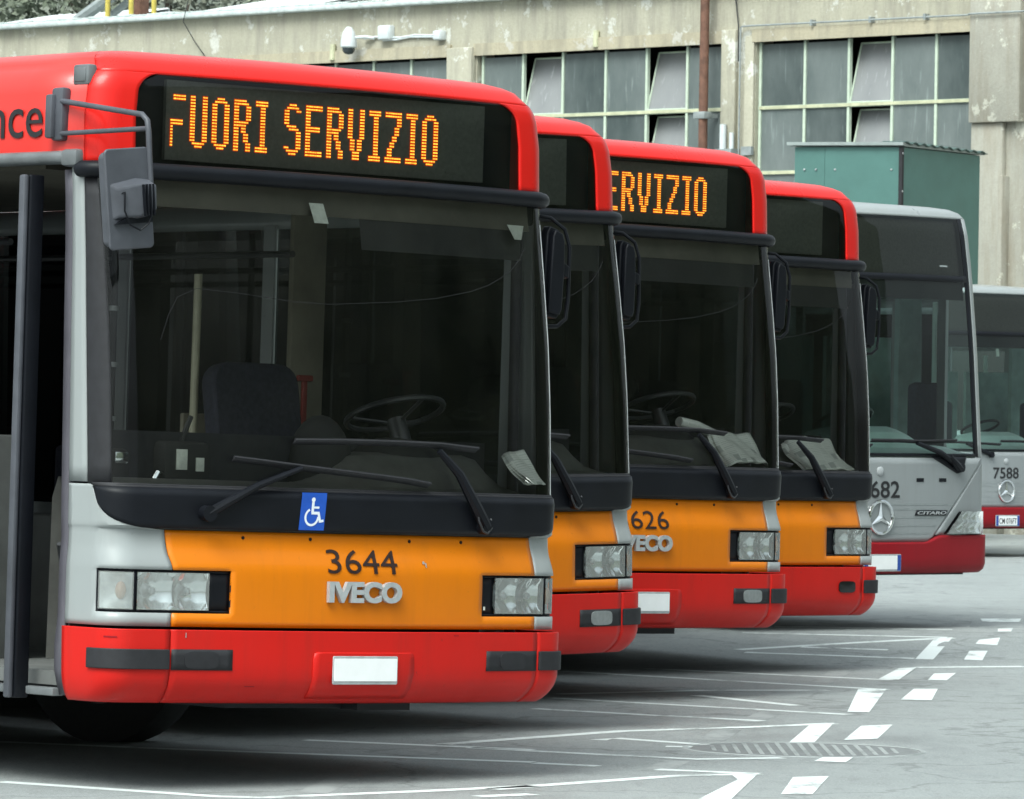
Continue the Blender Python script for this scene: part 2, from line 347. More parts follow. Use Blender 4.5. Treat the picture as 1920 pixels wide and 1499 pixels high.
class Surf:
    """skin of a bus: wrap coordinate a (0 = middle of the front, runs round the corners on to the sides), profile coordinate v (height, then on over the roof)"""
    def __init__(s, K, Rr, HW, tab):
        s.K, s.R, s.HW, s.tab = K, Rr, HW, tab
        lo, hi = .5, HW
        for _ in range(60):
            m = (lo+hi)/2
            if m+Rr*(1-math.sin(math.atan(2*K*m))) < HW: lo = m
            else: hi = m
        s.A0 = lo; s.t0 = math.atan(2*K*lo); s.AL = (math.pi/2-s.t0)*Rr
        s.yc = K*lo*lo+Rr*math.cos(s.t0); s.C = s.A0+s.AL-s.yc
    def plan(s, a):
        q = 1 if a >= 0 else -1; a = abs(a)
        if a <= s.A0: return q*a, s.K*a*a
        l = a-s.A0
        if l < s.AL:
            t = s.t0+l/s.R
            return q*(s.A0+s.R*(math.sin(t)-math.sin(s.t0))), s.K*s.A0**2+s.R*(math.cos(s.t0)-math.cos(t))
        return q*s.HW, s.yc+l-s.AL
    def prof(s, v):
        T = s.tab
        if v <= T[0][0]: return T[0][1:]
        for i in range(len(T)-1):
            if v <= T[i+1][0]:
                f = (v-T[i][0])/(T[i+1][0]-T[i][0])
                return tuple(T[i][k]+f*(T[i+1][k]-T[i][k]) for k in (1, 2, 3))
        return T[-1][1:]
    def P0(s, a, v):
        z, g, hw = s.prof(v); x, y = s.plan(a)
        return Vector((x*hw/s.HW, y+g, z))
    def N(s, a, v):
        e = .004
        n = (s.P0(a+e, v)-s.P0(a-e, v)).cross(s.P0(a, v+e)-s.P0(a, v-e))
        return n.normalized() if n.length > 1e-12 else Vector((0, 0, 1))
    def P(s, a, v, off=0.0):
        p = s.P0(a, v)
        return p+s.N(a, v)*off if off else p
    def aY(s, y, v): return y-s.prof(v)[1]+s.C
    def patch(s, vs, aL, aR, n, off=0.0, skip=None, segs=None):
        """rows at vs, columns from aL(v) to aR(v)"""
        fL = aL if callable(aL) else (lambda v: aL); fR = aR if callable(aR) else (lambda v: aR)
        m = M(); m.open = True
        m.grid(len(vs), n, lambda i, j: s.P(fL(vs[i])+(fR(vs[i])-fL(vs[i]))*j/(n-1), vs[i], off), skip)
        return m
    def cols(s, vs, stops, ns, off=0.0, skip=None):
        """rows at vs; columns run through the stops (numbers or functions of v), ns cells between them; skip(seg, v_mid) drops cells"""
        m = M(); m.open = True
        F = [q if callable(q) else (lambda v, q=q: q) for q in stops]
        def col(v):
            o = []
            for k in range(len(F)-1):
                a, b = F[k](v), F[k+1](v)
                o += [a+(b-a)*j/ns[k] for j in range(ns[k])]
            return o+[F[-1](v)]
        segof = [k for k in range(len(ns)) for _ in range(ns[k])]
        C = [col(v) for v in vs]
        m.grid(len(vs), len(C[0]), lambda i, j: s.P(C[i][j], vs[i], off), (lambda i, j: skip(segof[j], (vs[i]+vs[i+1])/2)) if skip else None)
        return m
def fr(a, b, n): return [a+(b-a)*i/n for i in range(n+1)]
def join(*ms):
    m = M(); m.open = any(getattr(x, 'open', False) for x in ms)
    for x in ms: m.add(x.v, x.f)
    return m

def text_mesh(txt, extrude=.02, weight=0.0, shear=0.0, res=4):
    cu = bpy.data.curves.new('lettering', 'FONT'); cu.body = txt; cu.size = 1.0; cu.extrude = extrude; cu.offset = weight; cu.shear = shear; cu.resolution_u = res
    o = bpy.data.objects.new('lettering', cu); me = bpy.data.meshes.new_from_object(o)
    bm = bmesh.new(); bm.from_mesh(me); bpy.data.objects.remove(o); bpy.data.curves.remove(cu); bpy.data.meshes.remove(me)
    bmesh.ops.remove_doubles(bm, verts=bm.verts, dist=1e-5)
    xs = [v.co.x for v in bm.verts]; ys = [v.co.y for v in bm.verts]
    return bm, (min(xs), max(xs), min(ys), max(ys))
def surf_text(S, txt, a0, a1, v0, v1, off, depth, weight=0.0, shear=0.0):
    """lettering laid on the skin between a0..a1 and v0..v1"""
    bm, (x0, x1, y0, y1) = text_mesh(txt, .5, weight, shear)
    for k in range(1, 8):
        bmesh.ops.bisect_plane(bm, geom=bm.verts[:]+bm.edges[:]+bm.faces[:], plane_co=(0, y0+(y1-y0)*k/8, 0), plane_no=(0, 1, 0))
    m = M(); bm.verts.index_update()
    for q in bm.verts:
        a = a0+(a1-a0)*(q.co.x-x0)/(x1-x0); v = v0+(v1-v0)*(q.co.y-y0)/(y1-y0)
        m.v.append(tuple(S.P(a, v, off+depth*(q.co.z+.5))))
    m.f = [tuple(q.index for q in f.verts) for f in bm.faces]; bm.free(); return m
def flat_text(txt, mt, wdt, hgt, depth, weight=0.0, shear=0.0):
    """lettering in the XY plane of mt, lower left corner at its origin"""
    bm, (x0, x1, y0, y1) = text_mesh(txt, .5, weight, shear); bm.verts.index_update(); m = M()
    m.v = [tuple(mt @ Vector(((q.co.x-x0)/(x1-x0)*wdt, (q.co.y-y0)/(y1-y0)*hgt, depth*(q.co.z+.5)))) for q in bm.verts]
    m.f = [tuple(q.index for q in f.verts) for f in bm.faces]; bm.free(); return m

# ------------------------------------------------------------------ lit message board letters, 17 rows of LEDs
F_, O_ = '1111111', '1100000'
LED = {
 'f': ['0011111']*2+['0000000']*6+['0111110']*2+['0100000']*7,
 'F': [F_]*2+[O_]*6+['1111110']*2+[O_]*7,
 'U': ['1100011']*15+['0111110', '0011100'],
 'O': ['0011100', '0111110']+['1100011']*13+['0111110', '0011100'],
 'R': ['1111100', '1111110']+['1100011']*5+['1111110', '1111100']+['1101100']*2+['1100110']*3+['1100011']*3,
 'I': ['11111']*2+['00110']*13+['11111']*2,
 'S': ['0011100', '0111110', '1100011']+[O_]*4+['0111100', '0011110']+['0000011']*5+['1100011', '0111110', '0011100'],
 'E': [F_]*2+[O_]*5+['1111110']*2+[O_]*6+[F_]*2,
 'V': ['1100011']*10+['0110110']*4+['0011100']*3,
 'Z': [F_]*2+['0000011']*3+['0000110']*3+['0001100']*2+['0011000']*2+['0110000']*3+[F_]*2}
def led_text(txt, x0, zt, pitch, rowp, y):
    """one (core, rim) pair of meshes per letter"""
    out = []; c = 0
    for ch in txt:
        if ch == ' ': c += 5; continue
        g = LED[ch]; core, edge = M(), M()
        for r, row in enumerate(g):
            for k, b in enumerate(row):
                if b == '1':
                    x = x0+(c+k+.5)*pitch; z = zt-(r+.5)*rowp
                    for m, hx, hz, yy in ((core, pitch*.46, rowp*.22, y-.002), (edge, pitch*.58, rowp*.50, y)):
                        m.add([(x-hx, yy, z-hz), (x+hx, yy, z-hz), (x+hx, yy, z+hz), (x-hx, yy, z+hz)], [(0, 1, 2, 3)])
        c += len(g[0])+2; out.append((core, edge))
    return out

# ------------------------------------------------------------------ red city bus
TA = [(.28, .28, .11, 1.24), (.30, .30, .075, 1.255), (.325, .325, .045, 1.266), (.355, .355, .02, 1.274), (.39, .39, .005, 1.279), (.42, .42, .0, 1.28), (.602, .602, .0, 1.28), (.612, .612, .03, 1.265), (.82, .82, .03, 1.265), (.85, .85, .031, 1.265),
      (.875, .875, .035, 1.264), (.90, .90, .043, 1.262), (.925, .925, .053, 1.26), (.95, .95, .062, 1.258), (.98, .98, .069, 1.257), (1.03, 1.03, .072, 1.257), (1.036, 1.036, .046, 1.262),
      (1.19, 1.19, .04, 1.264), (1.2, 1.2, .04, 1.264), (1.213, 1.213, .064, 1.265), (1.6, 1.6, .085, 1.266), (1.9, 1.9, .115, 1.268), (2.2, 2.2, .16, 1.268), (2.5, 2.5, .215, 1.274), (2.6, 2.6, .235, 1.282),
      (2.80, 2.80, .243, 1.280), (2.87, 2.87, .246, 1.27), (2.92, 2.92, .249, 1.263), (2.96, 2.96, .254, 1.248), (2.99, 2.99, .264, 1.23), (3.02, 3.019, .284, 1.20), (3.05, 3.048, .315, 1.185), (3.08, 3.070, .36, 1.145),
      (3.12, 3.088, .42, 1.085), (3.18, 3.101, .52, .97), (3.28, 3.112, .72, .72), (3.42, 3.119, 1.0, .36), (3.55, 3.122, 1.3, 0.0)]
SA = Surf(.08, .14, 1.28, TA)
LEN_A = 12.0
VB = [(0, 1.030), (1.05, 1.030), (1.12, 1.034), (1.18, 1.042), (1.24, 1.06), (1.29, 1.085), (1.33, 1.117), (1.355, 1.15), (1.368, 1.178), (1.374, 1.2)]
def interp(T, x):
    if x <= T[0][0]: return T[0][1]
    for (a, b), (c, d) in zip(T, T[1:]):
        if x <= c: return b+(d-b)*(x-a)/(c-a)
    return T[-1][1]
def black_edge(v):                       # how far out the black panel's rounded lower corner reaches at height v
    return interp([(b, a) for a, b in VB[1:]], v)
YI = lambda v: interp([(.6, .32), (1.22, .352), (2.57, .438)], v)
YO = lambda v: interp([(.3, .468), (.62, .48), (1.22, .482), (2.57, .512)], v)
aI = lambda v: SA.aY(YI(v), v)
aO = lambda v: SA.aY(YO(v), v)
aS = lambda v: SA.aY(YO(v)+.062, v)
bL = lambda v: interp([(.622, .984), (.87, .981), (.922, .997), (1.03, 1.007)], v)
bR = lambda v: interp([(.622, 1.085), (.87, 1.08), (.94, 1.09), (1.03, 1.075)], v)
LV0, LV1 = .672, .857                    # lamp opening
LIN = {-1: .695, 1: .728}
VPAN = [.614, .64, .672, .74, .80, .84, .857, .875, .89, .905, .92, .935, .95, .965, .985, 1.005, 1.026]

def lamp_parts(root, q):
    """headlight: q = -1 photo-left, 1 photo-right"""
    tag_k = 'A%d' % q; a_in, a_out = LIN[q], 1.34
    def at(a, v, off): return SA.P(q*a, v, off)
    def strip(a0, a1, v0, v1, off, n=14, nv=4):
        m = M(); m.open = True
        m.grid(nv+1, n+1, lambda i, j: at(a0+(a1-a0)*(j/n if q > 0 else 1-j/n), v0+(v1-v0)*i/nv, off)); return m
    def housing():
        m = M(); m.open = True; n = 26
        ring = [(a_in-.004, LV0-.004), (a_out+.004, LV0-.004), (a_out+.004, LV1+.004), (a_in-.004, LV1+.004)]
        out = []
        for k in range(4):
            (a, b), (c, d) = ring[k], ring[(k+1) % 4]
            kk = n if k % 2 == 0 else 6
            out += [(a+(c-a)*i/kk, b+(d-b)*i/kk) for i in range(kk)]
        N_ = len(out)
        fr_ = [at(a, v, -.002) for a, v in out]+[at(a, v, -.075) for a, v in out]
        m.add(fr_, [(i, (i+1) % N_, N_+(i+1) % N_, N_+i) for i in range(N_)])
        b = strip(a_in-.004, a_out+.004, LV0-.004, LV1+.004, -.075, 24, 3); m.add(b.v, b.f)
        d = strip(a_in, .80 if q < 0 else .815, LV0, LV1, -.016, 5, 3); m.add(d.v, d.f)
        e = strip(1.148, 1.168, LV0, LV1, -.01, 2, 3); m.add(e.v, e.f)
        for (v0, v1) in ((LV0, LV0+.012), (LV1-.012, LV1)):
            e = strip(a_in, a_out, v0, v1, -.012, 24, 1); m.add(e.v, e.f)
        return m
    h = obj('headlight', housing, black, root, key='hl'+tag_k, thick=.004)
    l0 = .802 if q < 0 else .818
    def refl():
        m = M(); m.open = True; nc, nr = 40, 18
        def fn(i, j):
            s = j/(nc-1); t = i/(nr-1); a = l0+(1.146-l0)*(s if q > 0 else 1-s); v = LV0+.014+(LV1-LV0-.028)*t
            d = 0.0
            for cx, rx in ((.27, .34), (.76, .36)):
                u = ((s-cx)/rx)**2+((t-.5)/.56)**2
                d = max(d, .040*(1-u))
            d += .0012*math.sin(s*39)*(.5+.5*math.sin(t*9))
            return at(a, v, -.014-max(d, 0))
        return m.grid(nr, nc, fn)
    r = obj('reflector', refl, lamp_refl, h, key='rf'+tag_k, sharp=25)
    def bulbs():
        m = M()
        for s in (.27, .76):
            c = at(l0+(1.146-l0)*s, (LV0+LV1)/2, -.035)
            b = bmesh.new(); bmesh.ops.create_uvsphere(b, u_segments=10, v_segments=8, radius=.017); m.bm(b, None, c)
        return m
    obj('bulb', bulbs, badge_metal, h, key='bu'+tag_k)
    def lens():
        m = strip(l0, 1.148, LV0+.012, LV1-.012, -.004, 16, 4)
        return m
    obj('lens', lens, glass_lens, h, key='le'+tag_k)
    def ind():
        m = M(); m.open = True
        m.grid(8, 14, lambda i, j: at(1.166+(1.332-1.166)*(j/13 if q > 0 else 1-j/13), LV0+.016+(LV1-LV0-.032)*i/7, -.012-.04*math.sin(math.pi*j/13)*math.sin(math.pi*i/7)))
        return m
    obj('indicator', ind, plate_frame, h, key='in'+tag_k)
    def amb():
        m = M(); c = at(1.225, .765, -.03); b = bmesh.new(); bmesh.ops.create_uvsphere(b, u_segments=12, v_segments=8, radius=.024)
        for t in b.verts: t.co.z *= 1.6
        return m.bm(b, None, c)
    obj('indicator_bulb', amb, amber, h, key='ib'+tag_k)
    obj('indicator_lens', lambda: strip(1.166, 1.334, LV0+.012, LV1-.012, -.004, 8, 3), glass_lens, h, key='il'+tag_k)

def wheel(root, x, y, z, r=.48, wd=.28, steer=0.0):
    t = obj('wheel', lambda: M().lathe([(r*.58, -wd/2), (r*.9, -wd/2), (r*.985, -wd/2+.03), (r, -wd/4), (r, wd/4), (r*.985, wd/2-.03), (r*.9, wd/2), (r*.58, wd/2), (r*.58, -wd/2)], Matrix.Rotation(R(90), 4, 'Y'), 40), tyre_m, root, key='wheel%.2f' % r)
    t.location = (x, y, z); t.rotation_euler = (0, 0, steer)
    obj('rim', lambda: M().lathe([(0, .05), (.08, .06), (.1, .02), (r*.45, -.01), (r*.54, .08), (r*.585, .11), (r*.585, -.11), (r*.5, -.1), (0, -.1)], Matrix.Rotation(R(90), 4, 'Y'), 32), rim_m, t, key='rim%.2f' % r)

def mirror(root, q, key):
    """outside mirror; q = -1 on the door side with long arms, 1 on the driver's side"""
    arm = M()
    if q < 0:
        arm.box((-1.285, .60, 2.80), (.05, .085, .23), None, .014); arm.box((-1.31, .63, 2.79), (.045, .05, .19), None, .01)
        arm.tube([(-1.30, .57, 2.855), (-1.345, .12, 2.80), (-1.348, -.08, 2.775), (-1.347, -.115, 2.75), (-1.345, -.125, 2.70), (-1.337, -.125, 2.6), (-1.322, -.125, 2.445)], .0125, 10)
        arm.tube([(-1.30, .57, 2.715), (-1.345, -.12, 2.715)], .011, 10)
        mt = Matrix.Translation((-1.432, -.11, 2.415)) @ Matrix.Rotation(R(-6.5), 4, 'Y') @ Matrix.Rotation(R(90), 4, 'X')
    else:
        arm.box((1.275, .48, 2.50), (.05, .08, .10), None, .014)
        arm.tube([(1.27, .46, 2.50), (1.33, .40, 2.49), (1.40, .38, 2.44), (1.428, .375, 2.36), (1.428, .375, 2.12), (1.42, .38, 2.03), (1.38, .39, 1.995), (1.29, .41, 1.99)], .009, 10)
        arm.box((1.40, .39, 2.245), (.06, .05, .06), None, .01)
        mt = Matrix.Translation((1.335, .42, 2.23)) @ Matrix.Rotation(R(3), 4, 'Y') @ Matrix.Rotation(R(90), 4, 'X')
    a = obj('mirror', lambda: arm, mirror_grey if q < 0 else black, root, key=key+'arm')
    def house():
        if q < 0:
            m = M(); m.prism(rounded(.232, .425, .022), .014, mt)
            pm = mt @ Matrix.Translation((0, 0, .0))
            m.prism(rounded(.205, .398, .03), .055, mt @ Matrix.Translation((0, 0, -.055)))
            # moulded shoulder the arm clamps into
            v = [(-.10, .065, .012), (.035, .085, .012), (.105, .075, .012), (.105, -.085, .012), (.02, -.095, .012), (-.095, -.085, .012), (-.075, .04, .03), (.05, .06, .07), (.1, .05, .075), (.1, -.05, .07), (.02, -.075, .055), (-.07, -.07, .03)]
            m.add([mt @ Vector(p) for p in v], [(6, 7, 8, 9, 10, 11), (0, 1, 7, 6), (1, 2, 8, 7), (2, 3, 9, 8), (3, 4, 10, 9), (4, 5, 11, 10), (5, 0, 6, 11)])
            return m
        m = M(); o = [(-.055, -.19), (.035, -.20), (.05, -.17), (.05, .03), (.036, .17), (.018, .205), (-.04, .22), (-.055, .19)]
        m.prism(o, .05, mt); m.prism([(x*.75, y*.92) for x, y in o], .03, mt @ Matrix.Translation((0, 0, .05)))
        m.prism([(.03, .0), (.075, -.01), (.075, .045), (.03, .065)], .04, mt @ Matrix.Translation((0, 0, .03)))
        return m
    h = obj('mirror_housing', house, mirror_grey if q < 0 else black, a, key=key+'h', bevel=.006)
    if q < 0:
        def rib():
            m = M()
            for k in range(4): m.prism([(-.003, -.07), (.003, -.07), (.003, .062), (-.003, .062)], .012, mt @ Matrix.Translation((.035+.016*k, -.006, .064)))
            m.prism([(-.09, -.105), (.1, -.105), (.1, -.072), (-.02, -.072)], .02, mt @ Matrix.Translation((0, 0, .012)))
            return m
        obj('mirror_joint', rib, black, a, key=key+'r')
        obj('mirror_cable', lambda: M().tube([mt @ Vector(p) for p in ((-.06, .02, .03), (-.045, .03, .045), (-.055, -.05, .05), (-.03, -.11, .05), (.02, -.135, .05), (.06, -.11, .055), (.095, -.04, .06))], .004, 6), black, a, key=key+'c')
    else:
        pass
    obj('mirror_glass', lambda: M().prism(rounded(.19 if q < 0 else .1, .38, .025), .003, mt @ Matrix.Translation((0, 0, -.06 if q < 0 else -.004))), chrome, a, key=key+'g')

def wiper(root, armp, bladep, S, key, mat=None, r=.011):
    mat = mat or black
    w_ = obj('wiper', lambda: join(M().tube([S.P(a, v, o) for a, v, o in armp], [r*2.0, r*1.9, r*1.5, r][:len(armp)], 8), M().tube([S.P(armp[0][0], armp[0][1], -.01), S.P(armp[0][0], armp[0][1], armp[0][2]+.02)], .034, 14)), mat, root, key=key+'a')
    def bl():
        m = M(); P = [S.P(a, v, .03) for a, v in bladep]; Q = [S.P(a, v-.016, .006) for a, v in bladep]
        m.tube(P, .008, 6); n = len(P)
        m.add([p for p in P]+[q for q in Q], [(i, i+1, n+i+1, n+i) for i in range(n-1)]); return m
    obj('wiper_blade', bl, rubber, w_, key=key+'b', thick=.004)

def pane_sheet(x, y0, y1, z0, z1):
    m = M(); m.open = True
    return m.add([(x, y0, z0), (x, y1, z0), (x, y1, z1), (x, y0, z1)], [(0, 1, 2, 3)])
def plate(root, name, c, wdt, hgt, blue=None, txt=None):
    """number plate facing -y"""
    mt = Matrix.Translation(c) @ Matrix.Rotation(R(90), 4, 'X')
    p = obj(name, M().prism(rounded(wdt, hgt, .008), .008, mt), plate_frame, root, bevel=.002)
    bw = .035 if blue else 0
    obj('plate_face', M().prism(rounded(wdt-.012-2*bw, hgt-.026, .003), .003, mt @ Matrix.Translation((0, .002, .008))), white_plate, p)
    if blue:
        for s in (-1, 1): obj('plate_band', M().prism(rounded(bw, hgt-.012, .003), .003, mt @ Matrix.Translation((s*(wdt/2-.006-bw/2), 0, .008))), eu_blue, p)
    if txt: obj('plate_lettering', flat_text(txt, mt @ Matrix.Translation((-(wdt/2-.05), -hgt*.27, .011)), wdt-.1, hgt*.5, .001, .01), ink_black, p)

def newspaper(label, loc, rotz, w_=.30, d_=.22, seed=1, lean=0.0, roll=False):
    rr = random.Random(seed); n = 14
    ph = [rr.uniform(0, 6) for _ in range(4)]
    def sheet(k):
        def fn(i, j):
            x = (i/n-.5)*w_; y = (j/n-.5)*d_
            z = .010*k+.010*math.sin(x*17+ph[0]+k)*math.sin(y*13+ph[1])+.005*math.sin(x*40+y*31+ph[2])
            if abs(x) > w_*.33: z += (abs(x)-w_*.33)*.5*math.sin(ph[3]+y*9)
            return Vector((x*(1-.06*k), y*(1+.05*k), z+.03))
        return fn
    m = M(); m.open = True
    for k in range(3): m.grid(n+1, n+1, sheet(k))
    o = obj('newspaper', m, newsprint, thick=.003)
    o.location = loc; o.rotation_euler = (lean, 0, rotz)
    return tag(o, label, 'newspaper', 'newspapers left on the dashboards')

def interior(root):
    kx = 'A'
    obj('floor', lambda: M().box((0, 6.2, .37), (2.40, 11.5, .06)), grey_int, root, key=kx+'floor')
    obj('ceiling', lambda: M().box((0, 6.3, 2.60), (2.36, 10.9, .05)), head_lining, root, key=kx+'ceil')
    d = obj('dashboard', dash_mesh, dash, root, key=kx+'dash', sharp=35)
    obj('instrument_hood', hood_mesh, dark_int, d, key=kx+'hood', sharp=60)
    def sw():
        m = M(); mt = Matrix.Translation((.74, .76, 1.57)) @ Matrix.Rotation(R(-20), 4, 'X')
        m.tube([mt @ Vector((.225*math.cos(t*math.pi/18), .225*math.sin(t*math.pi/18), 0)) for t in range(36)], .014, 8, closed=True)
        for t in (20, 160, 270): m.tube([mt @ Vector((.22*math.cos(R(t)), .22*math.sin(R(t)), 0)), mt @ Vector((0, 0, -.05))], .009, 6)
        m.tube([mt @ Vector((0, 0, -.03)), mt @ Vector((0, -.03, -.35))], [.045, .05], 12)
        return m
    obj('steering_wheel', sw, pole_dark, root, key=kx+'sw')
    def seat():
        m = M(); mt = Matrix.Translation((.47, 1.5, 1.42)) @ Matrix.Rotation(R(80), 4, 'X')
        m.prism(rounded(.50, .72, .10), .1, mt); m.box((.47, 1.26, 1.02), (.5, .5, .12), None, .04); m.box((.47, 1.3, .7), (.3, .3, .6), None, .03); return m
    obj('driver_seat', seat, seat_cloth, root, key=kx+'seat', bevel=.015)
    obj('partition', lambda: join(M().box((1.02, 1.80, 1.45), (.20, .035, 2.2), None, .008), M().box((.72, 1.82, .95), (.8, .03, 1.2), None, .008)), beige, root, key=kx+'part')
    obj('emergency_hammer', lambda: join(M().box((1.0, 1.772, 1.62), (.028, .02, .22), None, .006), M().box((1.0, 1.77, 1.735), (.09, .025, .03), None, .008)), hammer_red, root, key=kx+'ham')
    obj('handrail', lambda: M().tube([(.22, 1.6, .4), (.228, 1.6, 2.19)], .020, 10), pole_cream, root, key=kx+'p0')
    def poles():
        m = M()
        for x, y in ((.55, 2.7), (-.55, 2.4), (.9, 4.6), (.2, 5.5), (-.6, 5.0), (.6, 7.4)):
            m.tube([(x, y, .4), (x, y, 2.57)], .018, 8)
        m.tube([(.62, 1.4, 2.3), (.62, 11, 2.3)], .016, 8); m.tube([(-.62, 1.9, 2.3), (-.62, 11, 2.3)], .016, 8)
        m.tube([(1.05, 1.95, 1.40), (.3, 1.95, 1.40)], .02, 8)
        return m
    hp = obj('handrail', poles, pole_dark, root, key=kx+'poles')
    def clamps():
        m = M()
        for x, y in ((.55, 2.7), (.9, 4.6), (-.55, 2.4)):
            for z in (1.52, 1.78, 2.05): m.tube([(x, y, z-.012), (x, y, z+.012)], .03, 10)
        return m
    obj('handrail_clamp', clamps, plate_frame, hp, key=kx+'clamp')
    for x, y in ((.95, 3.2), (.95, 4.1), (-.95, 5.0), (.95, 5.2), (-.95, 6.1), (.5, 6.3), (-.5, 7.2), (.95, 7.6)):
        o = obj('passenger_seat', lambda: join(M().box((0, 0, .62), (.42, .4, .07), None, .02), M().box((0, .2, .98), (.42, .06, .7), None, .03), M().box((0, 0, .45), (.3, .1, .35))), seat_cloth, root, key=kx+'ps')
        o.location = (x, y, .06)
    tb = obj('ticket_machine', lambda: join(M().box((-.60, .60, 1.31), (.26, .16, .20), None, .03), M().box((-.93, .62, 1.29), (.12, .10, .16), None, .03), M().tube([(-.60, .6, 1.38), (-.52, .62, 1.52)], .012, 6)), dark_int, root, key=kx+'tm')
    obj('ticket_roll', lambda: join(M().box((-.64, .517, 1.33), (.06, .006, .09), None, .002), M().box((-.54, .517, 1.31), (.045, .006, .06), None, .002)), paper, tb, key=kx+'tr')
    obj('coin_tray', lambda: join(M().box((-.93, .565, 1.33), (.07, .01, .05), None, .004), M().tube([(-.80, .5, 1.24), (-.78, .5, 1.27), (-.75, .52, 1.27)], .012, 8), M().tube([(-.46, .5, 1.235), (-.40, .5, 1.235)], .014, 8)), chrome, tb, key=kx+'ct')
    obj('handrail', lambda: join(M().tube([(-1.12, .42, 1.25), (-1.13, .47, 1.9), (-1.15, .56, 2.35)], .016, 8)), pole_cream, root, key=kx+'p1')
    obj('wheel_box', lambda: M().box((-.83, 2.83, .90), (.72, 1.9, 1.04), None, .03), grey_int, root, key=kx+'wb')
    obj('wheel_box', lambda: M().box((.83, 3.0, .72), (.72, 1.5, .66), None, .03), grey_int, root, key=kx+'wb2')
    obj('rear_bulkhead', lambda: M().box((0, 11.3, 1.2), (2.36, .04, 1.7)), dark_int, root, key=kx+'rb')
def dash_mesh():
    m = M(); n = 24
    xs = [-1.17+2.34*j/n for j in range(n+1)]
    def yfront(x): return SA.K*x*x+.085
    rows = []
    for x in xs:
        t = max(0, min(1, (x+.02)/.25)); t = t*t*(3-2*t); e = max(0, min(1, (1.12-x)/.14)); t *= e*e*(3-2*e)
        y0 = yfront(x)
        rows.append([(x, y0, .95), (x, y0, 1.205), (x, y0+.10, 1.215), (x, y0+.17, 1.225+.01*t), (x, y0+.22, 1.235+.075*t), (x, y0+.30, 1.245+.125*t), (x, y0+.40, 1.245+.145*t), (x, y0+.50, 1.24+.12*t), (x, y0+.54, 1.15), (x, y0+.55, .45)])
    m.grid(len(xs), len(rows[0]), lambda i, j: Vector(rows[i][j]))
    m.open = True
    return m
def hood_mesh():
    b = bmesh.new(); bmesh.ops.create_uvsphere(b, u_segments=20, v_segments=12, radius=1)
    for q in b.verts: q.co = Vector((q.co.x*.15, q.co.y*.16, q.co.z*.27))
    m = M().bm(b, None, (.155, .56, 1.28))
    b = bmesh.new(); bmesh.ops.create_uvsphere(b, u_segments=20, v_segments=12, radius=1)
    for q in b.verts: q.co = Vector((q.co.x*.28, q.co.y*.2, q.co.z*.13))
    m.bm(b, None, (.62, .62, 1.33))
    return m

